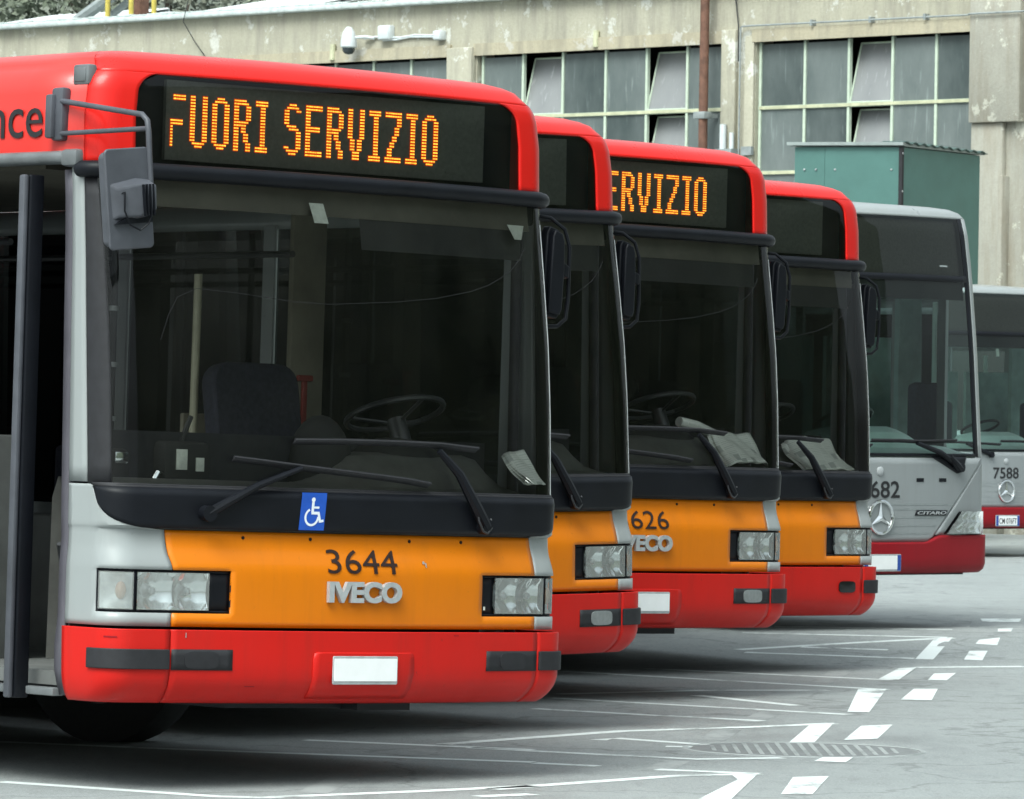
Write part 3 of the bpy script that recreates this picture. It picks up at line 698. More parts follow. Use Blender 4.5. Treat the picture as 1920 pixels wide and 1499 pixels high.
ARC = [(-1.024, 1.839), (-.98, 1.95), (-.933, 2.026), (-.837, 2.067), (-.626, 2.056), (-.347, 2.031), (-.146, 2.028), (.236, 2.055), (.482, 2.082), (.70, 2.122), (.817, 2.155), (.90, 2.19), (.979, 2.23), (1.04, 2.28), (1.084, 2.332)]
def red_bus(idx, X, Y, h, yaw, roll, label, number=None, lit=None, fog='cover', badge=False, sticker=False, side_text=None, maker=True, plate_on=True, fog_open=False, led_x=-.905, led_p=.0132):
    z0 = CAM_H-h
    root = thing('city_bus', label, 'bus', (X, Y, z0), (0, R(roll), R(yaw)), 'red and orange city buses parked side by side')
    S = SA; k = 'A'
    ad = lambda v: 1.078-(.085-math.sqrt(max(0, .085**2-max(0, v-2.905)**2))) if v < 2.99 else 1.0
    # roof cowl round the message board
    def cowl():
        top = [2.99, 3.005, 3.02, 3.035, 3.05, 3.065, 3.08, 3.10, 3.12, 3.15, 3.18, 3.23, 3.28, 3.35, 3.42, 3.5, 3.55]
        a = S.patch(top, -1.31, 1.31, 61)
        vs = [2.585, 2.62, 2.68, 2.74, 2.80, 2.835, 2.87, 2.895, 2.905, 2.92, 2.94, 2.955, 2.967, 2.978, 2.985, 2.9899]
        b = S.patch(vs, -1.31, lambda v: -ad(v), 14); c = S.patch(vs, ad, 1.31, 14)
        return join(a, b, c)
    obj('roof_cowl', cowl, red, root, key=k+'cowl', thick=.012, sharp=50)
    dg = obj('destination_display', lambda: S.patch(fr(2.60, 2.99, 10), lambda v: -ad(v)+.004, lambda v: ad(v)-.004, 40, -.008), glass_disp, root, key=k+'disp')
    def bez():
        return M().box((0, .40, 2.785), (2.14, .02, .40)).box((0, .37, 2.59), (2.14, .07, .02))
    obj('display_back', bez, black, dg, key=k+'bez')
    obj('display_screen', lambda: join(M().box((-.022, .352, 2.795), (1.785, .02, .345)), M().box((.70, .3405, 2.658), (.10, .003, .008))), screen_m, dg, key=k+'scr')
    if lit:
        for core, edge in led_text(lit, led_x, 2.908, led_p, .0134, .3395): obj_many('led_letter', [(core, led_core), (edge, led_edge)], dg)
    # rail over the windscreen, windscreen, pillars
    def rail():
        al = fr(-1.30, 1.30, 60)
        P = [Vector((-1.275, .455, 2.562))]+[S.P(a, 2.562, .012) for a in al]+[Vector((1.275, .455, 2.562))]
        return M().tube(P, .036, 12)
    obj('windscreen_rail', rail, black, root, key=k+'rail')
    ws = obj('windscreen', lambda: S.patch(fr(1.213, 2.53, 18), -1.262, 1.262, 61, -.003), glass_ws, root, key=k+'ws')
    obj('windscreen_header', lambda: S.patch(fr(2.425, 2.54, 4), -1.2, 1.2, 31, -.05), head_lining, ws, key=k+'hdr')
    obj('sun_blind', lambda: S.patch(fr(2.29, 2.43, 4), .10, 1.12, 15, -.055), dark_int, ws, key=k+'blind')
    obj('sweep_mark', lambda: M().tube([S.P(a, v, .001) for a, v in ARC], .0010, 5), rubber, ws, key=k+'arc')
    obj('edge_glint', lambda: M().tube([S.P(1.225, v, .0) for v in fr(1.22, 2.45, 14)], .0022, 6), badge_metal, ws, key=k+'ge')  # thin pale tube standing in for the glint along the windscreen edge
    if sticker:
        obj('sticker', S.patch(fr(2.385, 2.472, 3), lambda v: -.213-(v-2.43)*.25-.01+.02, lambda v: -.125-(v-2.43)*.25, 4, -.008), paper, ws)
        obj('sticker', S.patch(fr(2.375, 2.44, 3), lambda v: .985+(2.44-v)*.7, lambda v: 1.10-(2.44-v)*.35, 4, -.008), paper, ws)
    def seal():
        m = S.patch(fr(1.213, 2.53, 16), 1.258, lambda v: aI(v)-.004, 8, -.004); n = S.patch(fr(1.213, 2.53, 16), lambda v: -aI(v)+.004, -1.258, 8, -.004)
        e = S.patch([1.206, 1.213, 1.222], -1.36, 1.36, 61, .002); return join(m, n, e)
    obj('windscreen_pillar', seal, rubber, root, key=k+'seal', thick=.01)
    for q in (-1, 1):
        obj('pillar_trim', lambda: S.patch(fr(1.2225, 2.578, 18), (lambda v: -aO(v)) if q < 0 else aI, (lambda v: -aI(v)) if q < 0 else aO, 4), silver, root, key=k+'trim%d' % q, thick=.012)
        obj('door_strip', lambda: S.patch(fr(.30, 2.56, 20), (lambda v: -aS(v)) if q < 0 else (lambda v: aO(v)+.004), (lambda v: -aO(v)-.004) if q < 0 else aS, 3, -.006), strip_grey, root, key=k+'strip%d' % q, thick=.02)
    # black panel under the windscreen
    def blk():
        al = fr(-1.374, 1.374, 90); m = M(); m.open = True
        tt = [0, .12, .25, .4, .6, .8, 1]
        m.grid(len(tt), len(al), lambda i, j: S.P(al[j], max(1.0361, interp(VB, abs(al[j])))*(1-tt[i])+1.204*tt[i], .002)); return m
    pan = obj('black_panel', blk, black, root, key=k+'blk', thick=.02)
    if badge:
        s = obj('wheelchair_sign', S.patch(fr(1.040, 1.2, 8), lambda v: -.35+.012*(v-1.04)/.165, lambda v: -.214+.010*(v-1.04)/.165, 6, .0045), sign_blue, pan)
        obj('wheelchair_symbol', wheelchair(S), sign_white, s)
    # orange panel, silver corners
    obj('front_panel', lambda: S.cols(VPAN, [lambda v: -bL(v), -LIN[-1], LIN[1], bR], [10, 50, 12], 0, lambda s, v: s != 1 and LV0 < v < LV1), orange, root, key=k+'front', thick=.015)
    for q in (-1, 1):
        b = bL if q < 0 else bR
        def corner():
            vs = VPAN[:-1]+[1.026, 1.034, 1.042, 1.06, 1.085, 1.117, 1.15, 1.178, 1.2, 1.2135]
            inn = lambda v: (b(v)+.005) if v < 1.03 else max(b(1.03)+.005, black_edge(v)+.004)
            mid = lambda v: max(1.345, inn(v)+.01)
            st = [inn, mid, aO] if q > 0 else [lambda v: -aO(v), lambda v: -mid(v), lambda v: -inn(v)]
            return S.cols(vs, st, [16, 6] if q > 0 else [6, 16], 0, lambda s, v: s == (0 if q > 0 else 1) and LV0 < v < LV1)
        obj('corner_panel', corner, silver, root, key=k+'corner%d' % q, thick=.015)
        lamp_parts(root, q)
    # bumper
    VBUMP = [.285, .295, .305, .32, .34, .36, .38, .40, .45, .50, .55, .59, .598, .602]
    bc = obj('bumper', lambda: S.patch(VBUMP, -.992, 1.062, 61), bump_red, root, key=k+'bump', thick=.02)
    obj('tow_cover', lambda: S.patch([.31, .33, .36, .42, .48, .505, .512], lambda v: -.278+.02*max(0, (v-.495)/.017)**2, lambda v: .284-.02*max(0, (v-.495)/.017)**2, 16, .0045), bump_red, bc, key=k+'tow', thick=.006)
    for q in (-1, 1):
        a0, a1 = (.692, .990) if q < 0 else (.73, 1.060)
        if not fog_open:
            obj('fog_recess', lambda: S.patch(fr(.43, .519, 3), -a1 if q < 0 else a0, -a0 if q < 0 else a1, 12, .003), rubber, bc, key=k+'fr%d' % q, thick=.004)
        fm = {'cover': rubber, 'lamp': fog_lens, 'hole': black_gloss}[fog]
        def oval():
            m = M(); m.open = True; c0 = .845 if q < 0 else .90; n = 28; o = []
            for i in range(n):
                t = 2*math.pi*i/n; cx = abs(math.cos(t))**.5*math.copysign(1, math.cos(t)); cz = abs(math.sin(t))**.5*math.copysign(1, math.sin(t))
                o.append((q*c0+.083*cx, .474+.037*cz))
            m.add([S.P(a, v, .008) for a, v in o]+[S.P(a, v, .002) for a, v in o]+[S.P(q*c0, .474, .012)], [(i, (i+1) % n, n+(i+1) % n, n+i) for i in range(n)]+[(i, (i+1) % n, 2*n) for i in range(n)])
            return m
        obj('fog_lamp', oval, fm, bc, key=k+'fog%d' % q+fog, sharp=60)
        cb = obj('bumper_corner', lambda: S.patch(VBUMP, (lambda v: -aO(v)) if q < 0 else 1.070, -.998 if q < 0 else aO, 22), bump_red, root, key=k+'bcor%d' % q, thick=.02)
        obj('rub_strip', lambda: S.patch([.432, .437, .475, .513, .518], -1.392 if q < 0 else 1.074, -1.001 if q < 0 else 1.392, 14, .014), rubber, cb, key=k+'rub%d' % q, thick=.014, bevel=.004)
    if badge:
        for a, v, w_, h_, mt_ in ((-.925, .568, .004, .022, silver), (.36, .90, .012, .012, silver), (.375, .885, .007, .02, silver), (.52, .585, .03, .004, dark_red), (-1.30, .565, .06, .006, dark_red), (.735, .70, .012, .016, paper), (-.62, .36, .05, .004, dark_red)):
            obj('paint_chip', S.patch([v, v+h_], a, a+w_, 3, .0025 if v < .8 else .003), mt_, bc)
    if plate_on: plate(root, 'number_plate', (.003, -.002, .434), .36, .124)
    # lettering
    fp = [c for c in root.children if c.name.startswith('front_panel')][0]
    if number: obj('fleet_number', surf_text(S, number, -.19, .205, .853, .957, .004, .001, .0), ink, fp)
    if maker: obj('maker_badge', lambda: surf_text(S, 'IVECO', -.197, .213, .727, .82, .003, .022, .045, .0), badge_metal, fp, key=k+'badge', bevel=.004)
    for a in (-.62, -.265, .30, .62): obj('panel_screw', M().tube([S.P(a, 1.0, -.002), S.P(a, 1.0, .004)], .0075, 8), black, fp)
    # wipers, mirrors
    wiper(root, [(-.83, 1.103, .03), (-.779, 1.132, .035), (-.582, 1.224, .045), (-.348, 1.306, .04)], [(-.689, 1.345), (-.56, 1.335), (-.445, 1.325), (-.22, 1.307), (.075, 1.286), (.25, 1.272), (.386, 1.256)], S, k+'w1')
    wiper(root, [(.723, 1.073, .03), (.633, 1.173, .04), (.549, 1.302, .045), (.435, 1.402, .035)], [(-.376, 1.428), (-.104, 1.434), (.198, 1.436), (.451, 1.433), (.684, 1.419)], S, k+'w2', None, .014)
    obj('hose', lambda: M().tube([S.P(a, v, o) for a, v, o in ((.66, 1.16, .03), (.655, 1.10, .05), (.68, 1.055, .055), (.715, 1.045, .05), (.745, 1.07, .045), (.75, 1.11, .03))], .006, 6), pole_dark, root, key=k+'hose')
    mirror(root, -1, k+'mL'); mirror(root, 1, k+'mR')
    # sides, roof, underneath
    yr = LEN_A
    def roofside():
        vs = [2.585, 2.62, 2.68, 2.74, 2.80, 2.835, 2.87, 2.895, 2.92, 2.94, 2.96, 2.975, 2.99, 3.005, 3.02, 3.035, 3.05, 3.065, 3.08, 3.10, 3.12, 3.15, 3.18, 3.23, 3.28, 3.35, 3.42, 3.5, 3.55]
        ms = []
        for q in (-1, 1):
            m = M(); m.open = True; ys = [None]+[.9, 1.6, 3, 5, 8, 10, yr]
            m.grid(len(vs), len(ys), lambda i, j: S.P(1.316*q, vs[i]) if ys[j] is None else S.P(q*S.aY(max(ys[j], S.P0(1.316, vs[i]).y+.02*j), vs[i]), vs[i]))
            if q < 0: m.flip()
            ms.append(m)
        return join(*ms)
    rf = obj('roof', roofside, red_roof, root, key=k+'roof', thick=.01, sharp=50)
    if side_text:
        mt = Matrix.Translation((-1.284, 1.135, 2.705)) @ Matrix.Rotation(R(-90), 4, 'Z') @ Matrix.Rotation(R(90), 4, 'X')
        obj('side_lettering', flat_text(side_text, mt, .40, .128, .003, .0), ink_black, rf)
    obj('marker_lamp', lambda: join(M().box((-1.235, .50, 2.97), (.05, .115, .09), None, .012), M().box((-1.258, .50, 2.97), (.016, .085, .062), None, .008)), rail_grey, rf, key=k+'mk')
    obj('door_rail', lambda: join(M().tube([(-1.285, .47, 2.613), (-1.285, 1.95, 2.613)], .03, 12), M().box((-1.275, .50, 2.61), (.08, .12, .075), None, .02)), rail_grey, root, key=k+'drail')
    def side(q):
        ys = [YO(1.2)+.066, 1.80, 2.35, 2.45, 3.55, 3.6, 5.2, 6.6, 8.6, 9.9, yr] if q < 0 else [YO(1.2)+.066, 2.35, 2.45, 3.55, 3.6, 5.2, 6.6, 8.6, 8.7, 9.9, yr]
        vs = [.32, .6, 1.02, 1.10, 2.46, 2.5, 2.58]
        def sk(i, j):
            y = (ys[j]+ys[j+1])/2; v = (vs[i]+vs[i+1])/2
            if q < 0 and (y < 1.8 or 5.2 < y < 6.6) and v < 2.6: return True
            if (2.45 < y < 3.55 or 8.6 < y < 9.9) and v < 1.02: return True
            return 1.10 < v < 2.46
        m = M(); m.open = True
        yv = lambda y, v: y
        m.grid(len(vs), len(ys), lambda i, j: S.P(q*S.aY(ys[j], vs[i]), vs[i]), sk)
        if q < 0: m.flip()
        for y in (ys[0]+.03, 2.40, 3.6, 5.15, 6.65, 8.1, 9.6, yr-.05):
            if q > 0 or y > 1.7: m.box((q*1.262, y, 1.78), (.03, .09, 1.40))
        return m
    for q in (-1, 1):
        sp = obj('side_panel', lambda: side(q), silver, root, key=k+'side%d' % q, thick=.008)
        wins = [(2.45, 3.55), (3.65, 5.1), (6.7, 8.05), (8.15, 9.55), (9.65, yr-.1)]
        if q > 0: wins = [(.58, 2.35)]+wins[:2]+[(5.2, 6.6)]+wins[2:]
        for (y0, y1) in wins:
            obj('side_window', pane_sheet(q*1.262, y0, y1, 1.10, 2.46), glass_side, sp)
    def leaf():
        return M().box((-1.305, .755, 1.41), (.072, .06, 2.26), None, .008)
    dl = obj('door_leaf', leaf, black, root, key=k+'leaf')
    obj('door_edge_rubber', lambda: M().box((-1.356, .757, 1.41), (.026, .045, 2.26), None, .01), mirror_grey, dl, key=k+'leafe')
    obj('door_leaf', lambda: M().box((-1.31, 1.72, 1.41), (.5, .05, 2.26), None, .008), black, root, key=k+'leaf2')
    obj('door_arm', lambda: M().tube([(-1.22, .60, .95), (-1.12, .70, .80), (-1.15, .62, .68)], .012, 6), pole_dark, dl, key=k+'darm')
    obj('door_sill', lambda: M().box((-1.255, 1.15, .315), (.06, 1.25, .035), None, .006), rail_grey, root, key=k+'sill')
    obj('rear_panel', lambda: M().box((0, yr-.02, 1.68), (2.46, .04, 2.6), None, .02), red_roof, root, key=k+'rear')
    obj('chassis', lambda: join(M().box((0, 6.1, .34), (2.3, 11.2, .06)), M().box((0, 6.1, .30), (.9, 11.4, .10)), M().box((0, .48, .31), (2.1, .5, .05)), M().box((.35, .35, .27), (.3, .12, .05)), M().box((0, .62, .9), (2.30, .03, 1.1))), rubber, root, key=k+'chas')
    for x in (-.98, .98):
        wheel(root, x, 3.2, .48-z0, steer=R(18)); wheel(root, x, 9.2, .48-z0)
    interior(root)
    return root

def wheelchair(S):
    """white wheelchair user on the blue sign"""
    A0, V0 = -.347, 1.040
    def at(u, w_): return S.P(A0+u*.136+.012*w_, V0+w_*.160, .0058)
    m = M(); m.open = True
    def ribbon(pts, wd):
        P = []
        for i, (x, y) in enumerate(pts):
            x0, y0 = pts[max(i-1, 0)]; x1, y1 = pts[min(i+1, len(pts)-1)]
            dx, dy = x1-x0, (y1-y0)*1.18; l = math.hypot(dx, dy) or 1
            P.append((x-dy/l*wd/2, y+dx/l*wd/2/1.18)); P.append((x+dy/l*wd/2, y-dx/l*wd/2/1.18))
        n = len(pts); m.add([at(*p) for p in P], [(2*i, 2*i+1, 2*i+3, 2*i+2) for i in range(n-1)])
    c = [(.44+.075*math.cos(t*math.pi/8), .83+.065*math.sin(t*math.pi/8)) for t in range(16)]
    m.add([at(*p) for p in c], [tuple(range(16))])
    ribbon([(.44, .77), (.45, .47)], .10); ribbon([(.43, .62), (.70, .62)], .07); ribbon([(.41, .47), (.70, .47)], .09)
    ribbon([(.68, .50), (.79, .22)], .09); ribbon([(.77, .24), (.92, .27)], .08)
    ribbon([(.44+.25*math.cos(R(t)), .36+.22*math.sin(R(t))) for t in range(115, 375, 13)], .075)
    return m

# ------------------------------------------------------------------ silver city bus
TB = [(.34, .34, .06, 1.28), (.36, .36, .02, 1.29), (.40, .40, .0, 1.295), (.60, .60, .0, 1.295), (.61, .61, .02, 1.275), (1.19, 1.19, .03, 1.275), (1.2, 1.2, .035, 1.275), (2.0, 2.0, .10, 1.275), (2.55, 2.55, .165, 1.275), (2.93, 2.93, .225, 1.27),
      (2.97, 2.97, .24, 1.255), (3.01, 3.01, .27, 1.22), (3.04, 3.035, .32, 1.17), (3.08, 3.052, .42, 1.07), (3.2, 3.075, .7, .7), (3.5, 3.09, 1.2, 0)]
SB = Surf(.09, .16, 1.295, TB)
def silver_bus(X, Y, h, yaw, label, number, plate_txt, sticker=False):
    z0 = CAM_H-h; S = SB; k = 'B'
    root = thing('silver_city_bus', label, 'bus', (X, Y, z0), (0, 0, R(yaw)), 'silver and red city buses')
    aE = 1.36
    obj('roof_cowl', lambda: S.patch([2.965, 2.98, 2.995, 3.01, 3.025, 3.04, 3.06, 3.08, 3.12, 3.2, 3.3, 3.4, 3.5], -aE, aE, 50), silver, root, key=k+'cowl', thick=.012, sharp=55)
    dg = obj('destination_display', lambda: S.patch(fr(2.535, 2.96, 8), -1.13, 1.13, 40, -.004), glass_disp, root, key=k+'disp')
    obj('display_back', lambda: S.patch(fr(2.50, 2.96, 6), -1.12, 1.12, 30, -.05), screen_m, dg, key=k+'dback')
    obj('display_label', lambda: S.patch([2.60, 2.612], .80, .90, 4, -.002), pipe_grey, dg, key=k+'dl')
    ws = obj('windscreen', lambda: S.patch(fr(1.215, 2.53, 14), -1.13, 1.13, 40, -.004), glass_green, root, key=k+'ws')
    obj('windscreen_header', lambda: S.patch(fr(2.36, 2.53, 3), -1.12, 1.12, 30, -.03), dark_int, ws, key=k+'hd')
    obj('windscreen_frame', lambda: join(S.patch(fr(1.2, 2.965, 14), -1.165, -1.115, 4, 0), S.patch(fr(1.2, 2.965, 14), 1.115, 1.165, 4, 0), S.patch([2.49, 2.51, 2.537], -1.13, 1.13, 40, .001), S.patch([1.20, 1.21, 1.222], -1.13, 1.13, 40, .001)), black, root, key=k+'wf', thick=.01)
    if sticker: obj('sticker', S.patch(fr(2.26, 2.345, 2), -.07, -.02, 3, -.008), paper, ws)
    for q in (-1, 1):
        obj('pillar_trim', lambda: S.patch(fr(1.195, 2.965, 14), -aE if q < 0 else 1.167, -1.167 if q < 0 else aE, 12), silver, root, key=k+'pt%d' % q, thick=.012)
    dgl = lambda v: interp([(.60, .58), (1.157, 1.207), (1.2, 1.25)], v)
    VV = [.612, .66, .72, .78, .84, .90, .96, 1.02, 1.08, 1.14, 1.19]
    btop = lambda a: .573 if abs(a) < .50 else min(.622, .573+(abs(a)-.50)/.15*.049)
    def frontp():
        m = M(); m.open = True; n = 60
        VT = [-1]+VV
        def fn(i, j):
            s = -1+2*j/n
            if i == 0: a = s*.52; v = .575
            else: v = VT[i]; a = s*(dgl(v)-.004)
            return S.P(a, v, 0) if v > .61 else S.P(a, .6101, 0)+Vector((0, 0, v-.61))
        return m.grid(len(VT), n+1, fn)
    fp = obj('front_panel', frontp, grey_silver, root, key=k+'fp', thick=.012)
    for q in (-1, 1):
        obj('corner_panel', lambda: S.patch([.626]+VV[1:], (lambda v: -aE-.1) if q < 0 else (lambda v: dgl(v)+.004), (lambda v: -dgl(v)-.004) if q < 0 else (lambda v: aE+.1), 18), grey_silver, root, key=k+'cp%d' % q, thick=.012)
        aL = lambda v: .709+(v-.63)/.155*.18
        def lampb(off, n=22, wob=0):
            vs = fr(.632, .796, 8); m = M(); m.open = True
            def fn(i, j):
                v = vs[i]; s = j/n; a = aL(v)+(1.15-aL(v))*s
                if q < 0: a = -(aL(v)+(1.15-aL(v))*(1-s))
                d = wob*(abs(math.sin(s*8))*abs(math.sin(i*.8)))
                return S.P(a, v, off-d)
            return m.grid(len(vs), n+1, fn)
        hl = obj('headlight', lambda: lampb(.003, 22, .0), black_gloss, root, key=k+'hlb%d' % q)
        obj('reflector', lambda: lampb(.030, 22, .022), lamp_refl, hl, key=k+'hlr%d' % q, sharp=20)
        obj('lens', lambda: lampb(.036), glass_lens, hl, key=k+'hll%d' % q)
        obj('indicator', lambda: S.patch([.632, .70, .796], -1.235 if q < 0 else 1.165, -1.165 if q < 0 else 1.235, 6, .012), white_plate, hl, key=k+'ind%d' % q, thick=.01)
    def wellm():
        T = [(.567, 1.198), (.883, 1.073), (.963, 1.125), (.997, 1.198)]
        m = M(); m.open = True; n = 24
        aa = fr(.567, .997, n); lo = [interp(T, a) for a in aa]
        return m.grid(5, n+1, lambda i, j: S.P(aa[j], lo[j]+(1.198-lo[j])*i/4, .006))
    obj('wiper_well', wellm, black, fp, key=k+'well', thick=.006)
    obj('grille_line', lambda: join(*[S.patch([v, v+.006], -min(.62, dgl(v)-.1), min(.62, dgl(v)-.06) if v < .83 else dgl(v)-.03, 30, .0025) for v in (.845, .81, .75, .69, .635)]), pipe_grey, fp, key=k+'grl')
    obj('vent_slot', lambda: join(S.patch([1.014, 1.041], .393, .477, 5, .003), S.patch([1.014, 1.041], .656, .745, 5, .003)), black, fp, key=k+'slot')
    # badges
    def star():
        m = M(); c = Vector((0, S.P0(0, .755).y-.012, .755)); n = 40; r = .118
        m.tube([c+Vector((r*math.cos(2*math.pi*i/n), 0, r*math.sin(2*math.pi*i/n))) for i in range(n)], .0135, 8, closed=True)
        for t in (90, 210, 330):
            e = c+Vector((r*math.cos(R(t)), 0, r*math.sin(R(t)))); d = (e-c).normalized(); px = Vector((d.z, 0, -d.x))
            m.add([c+px*.026, c-px*.026, e, c+Vector((0, -.016, 0))], [(0, 3, 2), (3, 1, 2), (1, 0, 2), (0, 1, 3)])
        return m
    obj('star_badge', star, chrome, fp, key=k+'star', sharp=30)
    obj('badge_recess', lambda: M().lathe([(0, .0), (.10, .0), (.118, .006)], Matrix.Translation((0, S.P0(0, .755).y-.006, .755)) @ Matrix.Rotation(R(90), 4, 'X'), 32), grey_silver, fp, key=k+'rec')
    obj('round_badge', lambda: M().lathe([(0, .012), (.025, .011), (.034, .004), (.034, -.004)], Matrix.Translation((0, S.P0(0, 1.09).y-.002, 1.09)) @ Matrix.Rotation(R(90), 4, 'X'), 24), badge_metal, fp, key=k+'rb')
    mp = obj('model_plate', lambda: S.patch([.768, .787, .806], lambda v: .376+(v-.768)*.5, lambda v: .74+(v-.768)*.5, 14, .006), black, fp, key=k+'mp', thick=.005)
    obj('plate_lettering', lambda: surf_text(S, 'CITARO', .40, .742, .775, .799, .0075, .001, .03, .2), badge_metal, mp, key=k+'mpl')
    obj('fleet_number', surf_text(S, number, -.205, .208, .895, 1.020, .003, .001, .012), ink_black, fp)
    # bumper
    def bump():
        m = M(); m.open = True; al = fr(-aE-.12, aE+.12, 80)
        tt = [0, .03, .1, .25, .5, .75, .93, 1.0]
        def fn(i, j):
            v = .342+(btop(al[j])-.342)*tt[i]
            p = S.P(al[j], min(v, .599)); p.z = v; return p
        m.grid(len(tt), len(al), fn)
        return m
    obj('bumper', bump, dark_red, root, key=k+'bump', thick=.10)
    plate(root, 'number_plate', (.0, -.006, .425), .38, .125, True, plate_txt)
    wiper(root, [(.90, 1.12, .02), (.649, 1.226, .03), (.38, 1.296, .03)], [(-.1, 1.318), (.2, 1.318), (.41, 1.312), (.85, 1.321)], S, k+'w')
    obj('wiper', lambda: join(M().tube([S.P(.90, 1.11, .01), S.P(.82, 1.15, .03), S.P(.76, 1.19, .03)], [.035, .03, .02], 8)), black, root, key=k+'w3')
    wiper(root, [(-.25, 1.16, .02), (-.45, 1.22, .03), (-.62, 1.28, .03)], [(-.98, 1.30), (-.7, 1.30), (-.4, 1.29), (-.1, 1.28)], S, k+'w2')
    # dashboard etc.
    def dsh():
        m = M(); m.open = True; xs = fr(-1.15, 1.15, 20)
        def row(x):
            y0 = .09*x*x+.07; b = max(0, min(1, (x+.30)/.25, (.95-x)/.35)); b = b*b*(3-2*b)
            return [(x, y0, 1.0), (x, y0, 1.215), (x, y0+.15, 1.23), (x, y0+.28, 1.26), (x, y0+.33, 1.27+.10*b), (x, y0+.45, 1.28+.135*b), (x, y0+.60, 1.27+.12*b), (x, y0+.66, 1.1), (x, y0+.66, .5)]
        T = [row(x) for x in xs]
        return m.grid(len(xs), 9, lambda i, j: Vector(T[i][j]))
    obj('dashboard', dsh, teal, root, key=k+'dash')
    obj('steering_wheel', lambda: M().tube([Matrix.Translation((.35, .78, 1.46)) @ Matrix.Rotation(R(-22), 4, 'X') @ Vector((.22*math.cos(t*math.pi/16), .22*math.sin(t*math.pi/16), 0)) for t in range(32)], .016, 8, closed=True), black, root, key=k+'sw')
    obj('handrail', lambda: join(M().tube([(.62, 2.2, .5), (.66, 2.2, 2.3)], .025, 8), M().tube([(-.4, 2.4, .5), (-.4, 2.4, 2.4)], .02, 8), M().tube([(.1, 4.4, .5), (.1, 4.4, 2.4)], .02, 8)), teal, root, key=k+'hr')
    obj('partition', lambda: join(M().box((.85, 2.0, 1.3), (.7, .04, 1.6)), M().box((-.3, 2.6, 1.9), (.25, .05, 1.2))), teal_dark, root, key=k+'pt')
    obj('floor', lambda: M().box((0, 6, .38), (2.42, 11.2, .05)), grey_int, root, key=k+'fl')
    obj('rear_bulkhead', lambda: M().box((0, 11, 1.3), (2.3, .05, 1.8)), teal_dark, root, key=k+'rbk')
    obj('driver_seat', lambda: join(M().box((.45, 1.35, 1.0), (.45, .45, .12), None, .04), M().box((.45, 1.58, 1.38), (.46, .12, .75), None, .05), M().box((.45, 1.4, .7), (.3, .3, .6))), seat_cloth, root, key=k+'seat')
    yr = 11.9
    def roofside():
        vs = [2.46, 2.6, 2.8, 2.93, 2.97, 3.01, 3.04, 3.08, 3.12, 3.2, 3.35, 3.5]; ys = [.9, 2, 4, 8, yr]; ms = []
        for q in (-1, 1):
            m = M(); m.open = True
            m.grid(len(vs), 6, lambda i, j: S.P(q*(aE+.004), vs[i]) if j == 0 else S.P(q*S.aY(max(ys[j-1], S.P0(aE, vs[i]).y+.02*j), vs[i]), vs[i]))
            if q < 0: m.flip()
            ms.append(m)
        return join(*ms)
    obj('roof', roofside, silver, root, key=k+'roof', thick=.01, sharp=50)
    for q in (-1, 1):
        def side():
            m = M(); m.open = True; vs = [.36, .6, 1.0, 1.10, 2.38, 2.46]; ys = [.62, 2.2, 3.2, 5.2, 8.6, 9.7, yr]
            m.grid(len(vs), len(ys), lambda i, j: S.P(q*S.aY(ys[j], vs[i]), vs[i]), lambda i, j: (j in (1, 4) and i < 2) or i == 3)
            if q < 0: m.flip()
            for y in (.66, 2.2, 3.7, 5.2, 6.8, 8.5, 10.2, yr-.05): m.box((q*1.268, y, 1.74), (.03, .08, 1.34))
            return m
        sp = obj('side_panel', side, silver, root, key=k+'sd%d' % q, thick=.008)
        for y0, y1 in ((.7, 2.15), (2.25, 3.65), (3.75, 5.15), (5.25, 6.75), (6.85, 8.45), (8.55, 10.15), (10.25, yr-.1)):
            obj('side_window', pane_sheet(q*1.268, y0, y1, 1.09, 2.39), glass_green, sp)
    obj('rear_panel', lambda: M().box((0, yr-.02, 1.7), (2.46, .04, 2.6), None, .02), silver, root, key=k+'rr')
    obj('chassis', lambda: join(M().box((0, 6.0, .36), (2.3, 11.2, .05)), M().box((0, .40, .36), (2.0, .5, .06)), M().box((0, .62, .85), (2.3, .03, .9))), rubber, root, key=k+'ch')
    for x in (-.98, .98):
        wheel(root, x, 2.7, .48-z0+.10, .48); wheel(root, x, 9.15, .48-z0+.10, .48)
    return root

# ------------------------------------------------------------------ ground
def gz(y):
    t = max(0, min(1, (y-36.5)/4.5)); return .10*t*t*(3-2*t)
def ground():
    m = M(); m.open = True
    ys = [-60, -10, 5, 15, 20]+fr(22, 50, 140)+[55, 60, 70, 85, 100, 140, 220, 400, 900]; xs = [-600, -150, -60, -30, -15, -8, -4, -2, 0, 1, 2, 3, 4, 6, 8, 12, 20, 40, 80, 200, 600]
    m.grid(len(ys), len(xs), lambda i, j: Vector((xs[j], ys[i], gz(ys[i])))); return m
tag(struct('ground', ground(), asph), 'grey worn asphalt yard with faded painted bay lines', 'ground')
def strip_mesh(pts, wd, zo):
    m = M(); m.open = True; P = []
    for (x0, y0), (x1, y1) in zip(pts, pts[1:]):
        n = max(1, int(math.hypot(x1-x0, y1-y0)/.4)); P += [(x0+(x1-x0)*i/n, y0+(y1-y0)*i/n) for i in range(n)]
    P.append(pts[-1]); n = len(P); v = []
    for i, (x, y) in enumerate(P):
        a = P[max(i-1, 0)]; b = P[min(i+1, n-1)]; dx, dy = b[0]-a[0], b[1]-a[1]; l = math.hypot(dx, dy) or 1
        nx, ny = -dy/l*wd/2, dx/l*wd/2
        v += [(x-nx, y-ny, gz(y-ny)+zo), (x+nx, y+ny, gz(y+ny)+zo)]
    return m.add(v, [(2*i, 2*i+2, 2*i+3, 2*i+1) for i in range(n-1)])
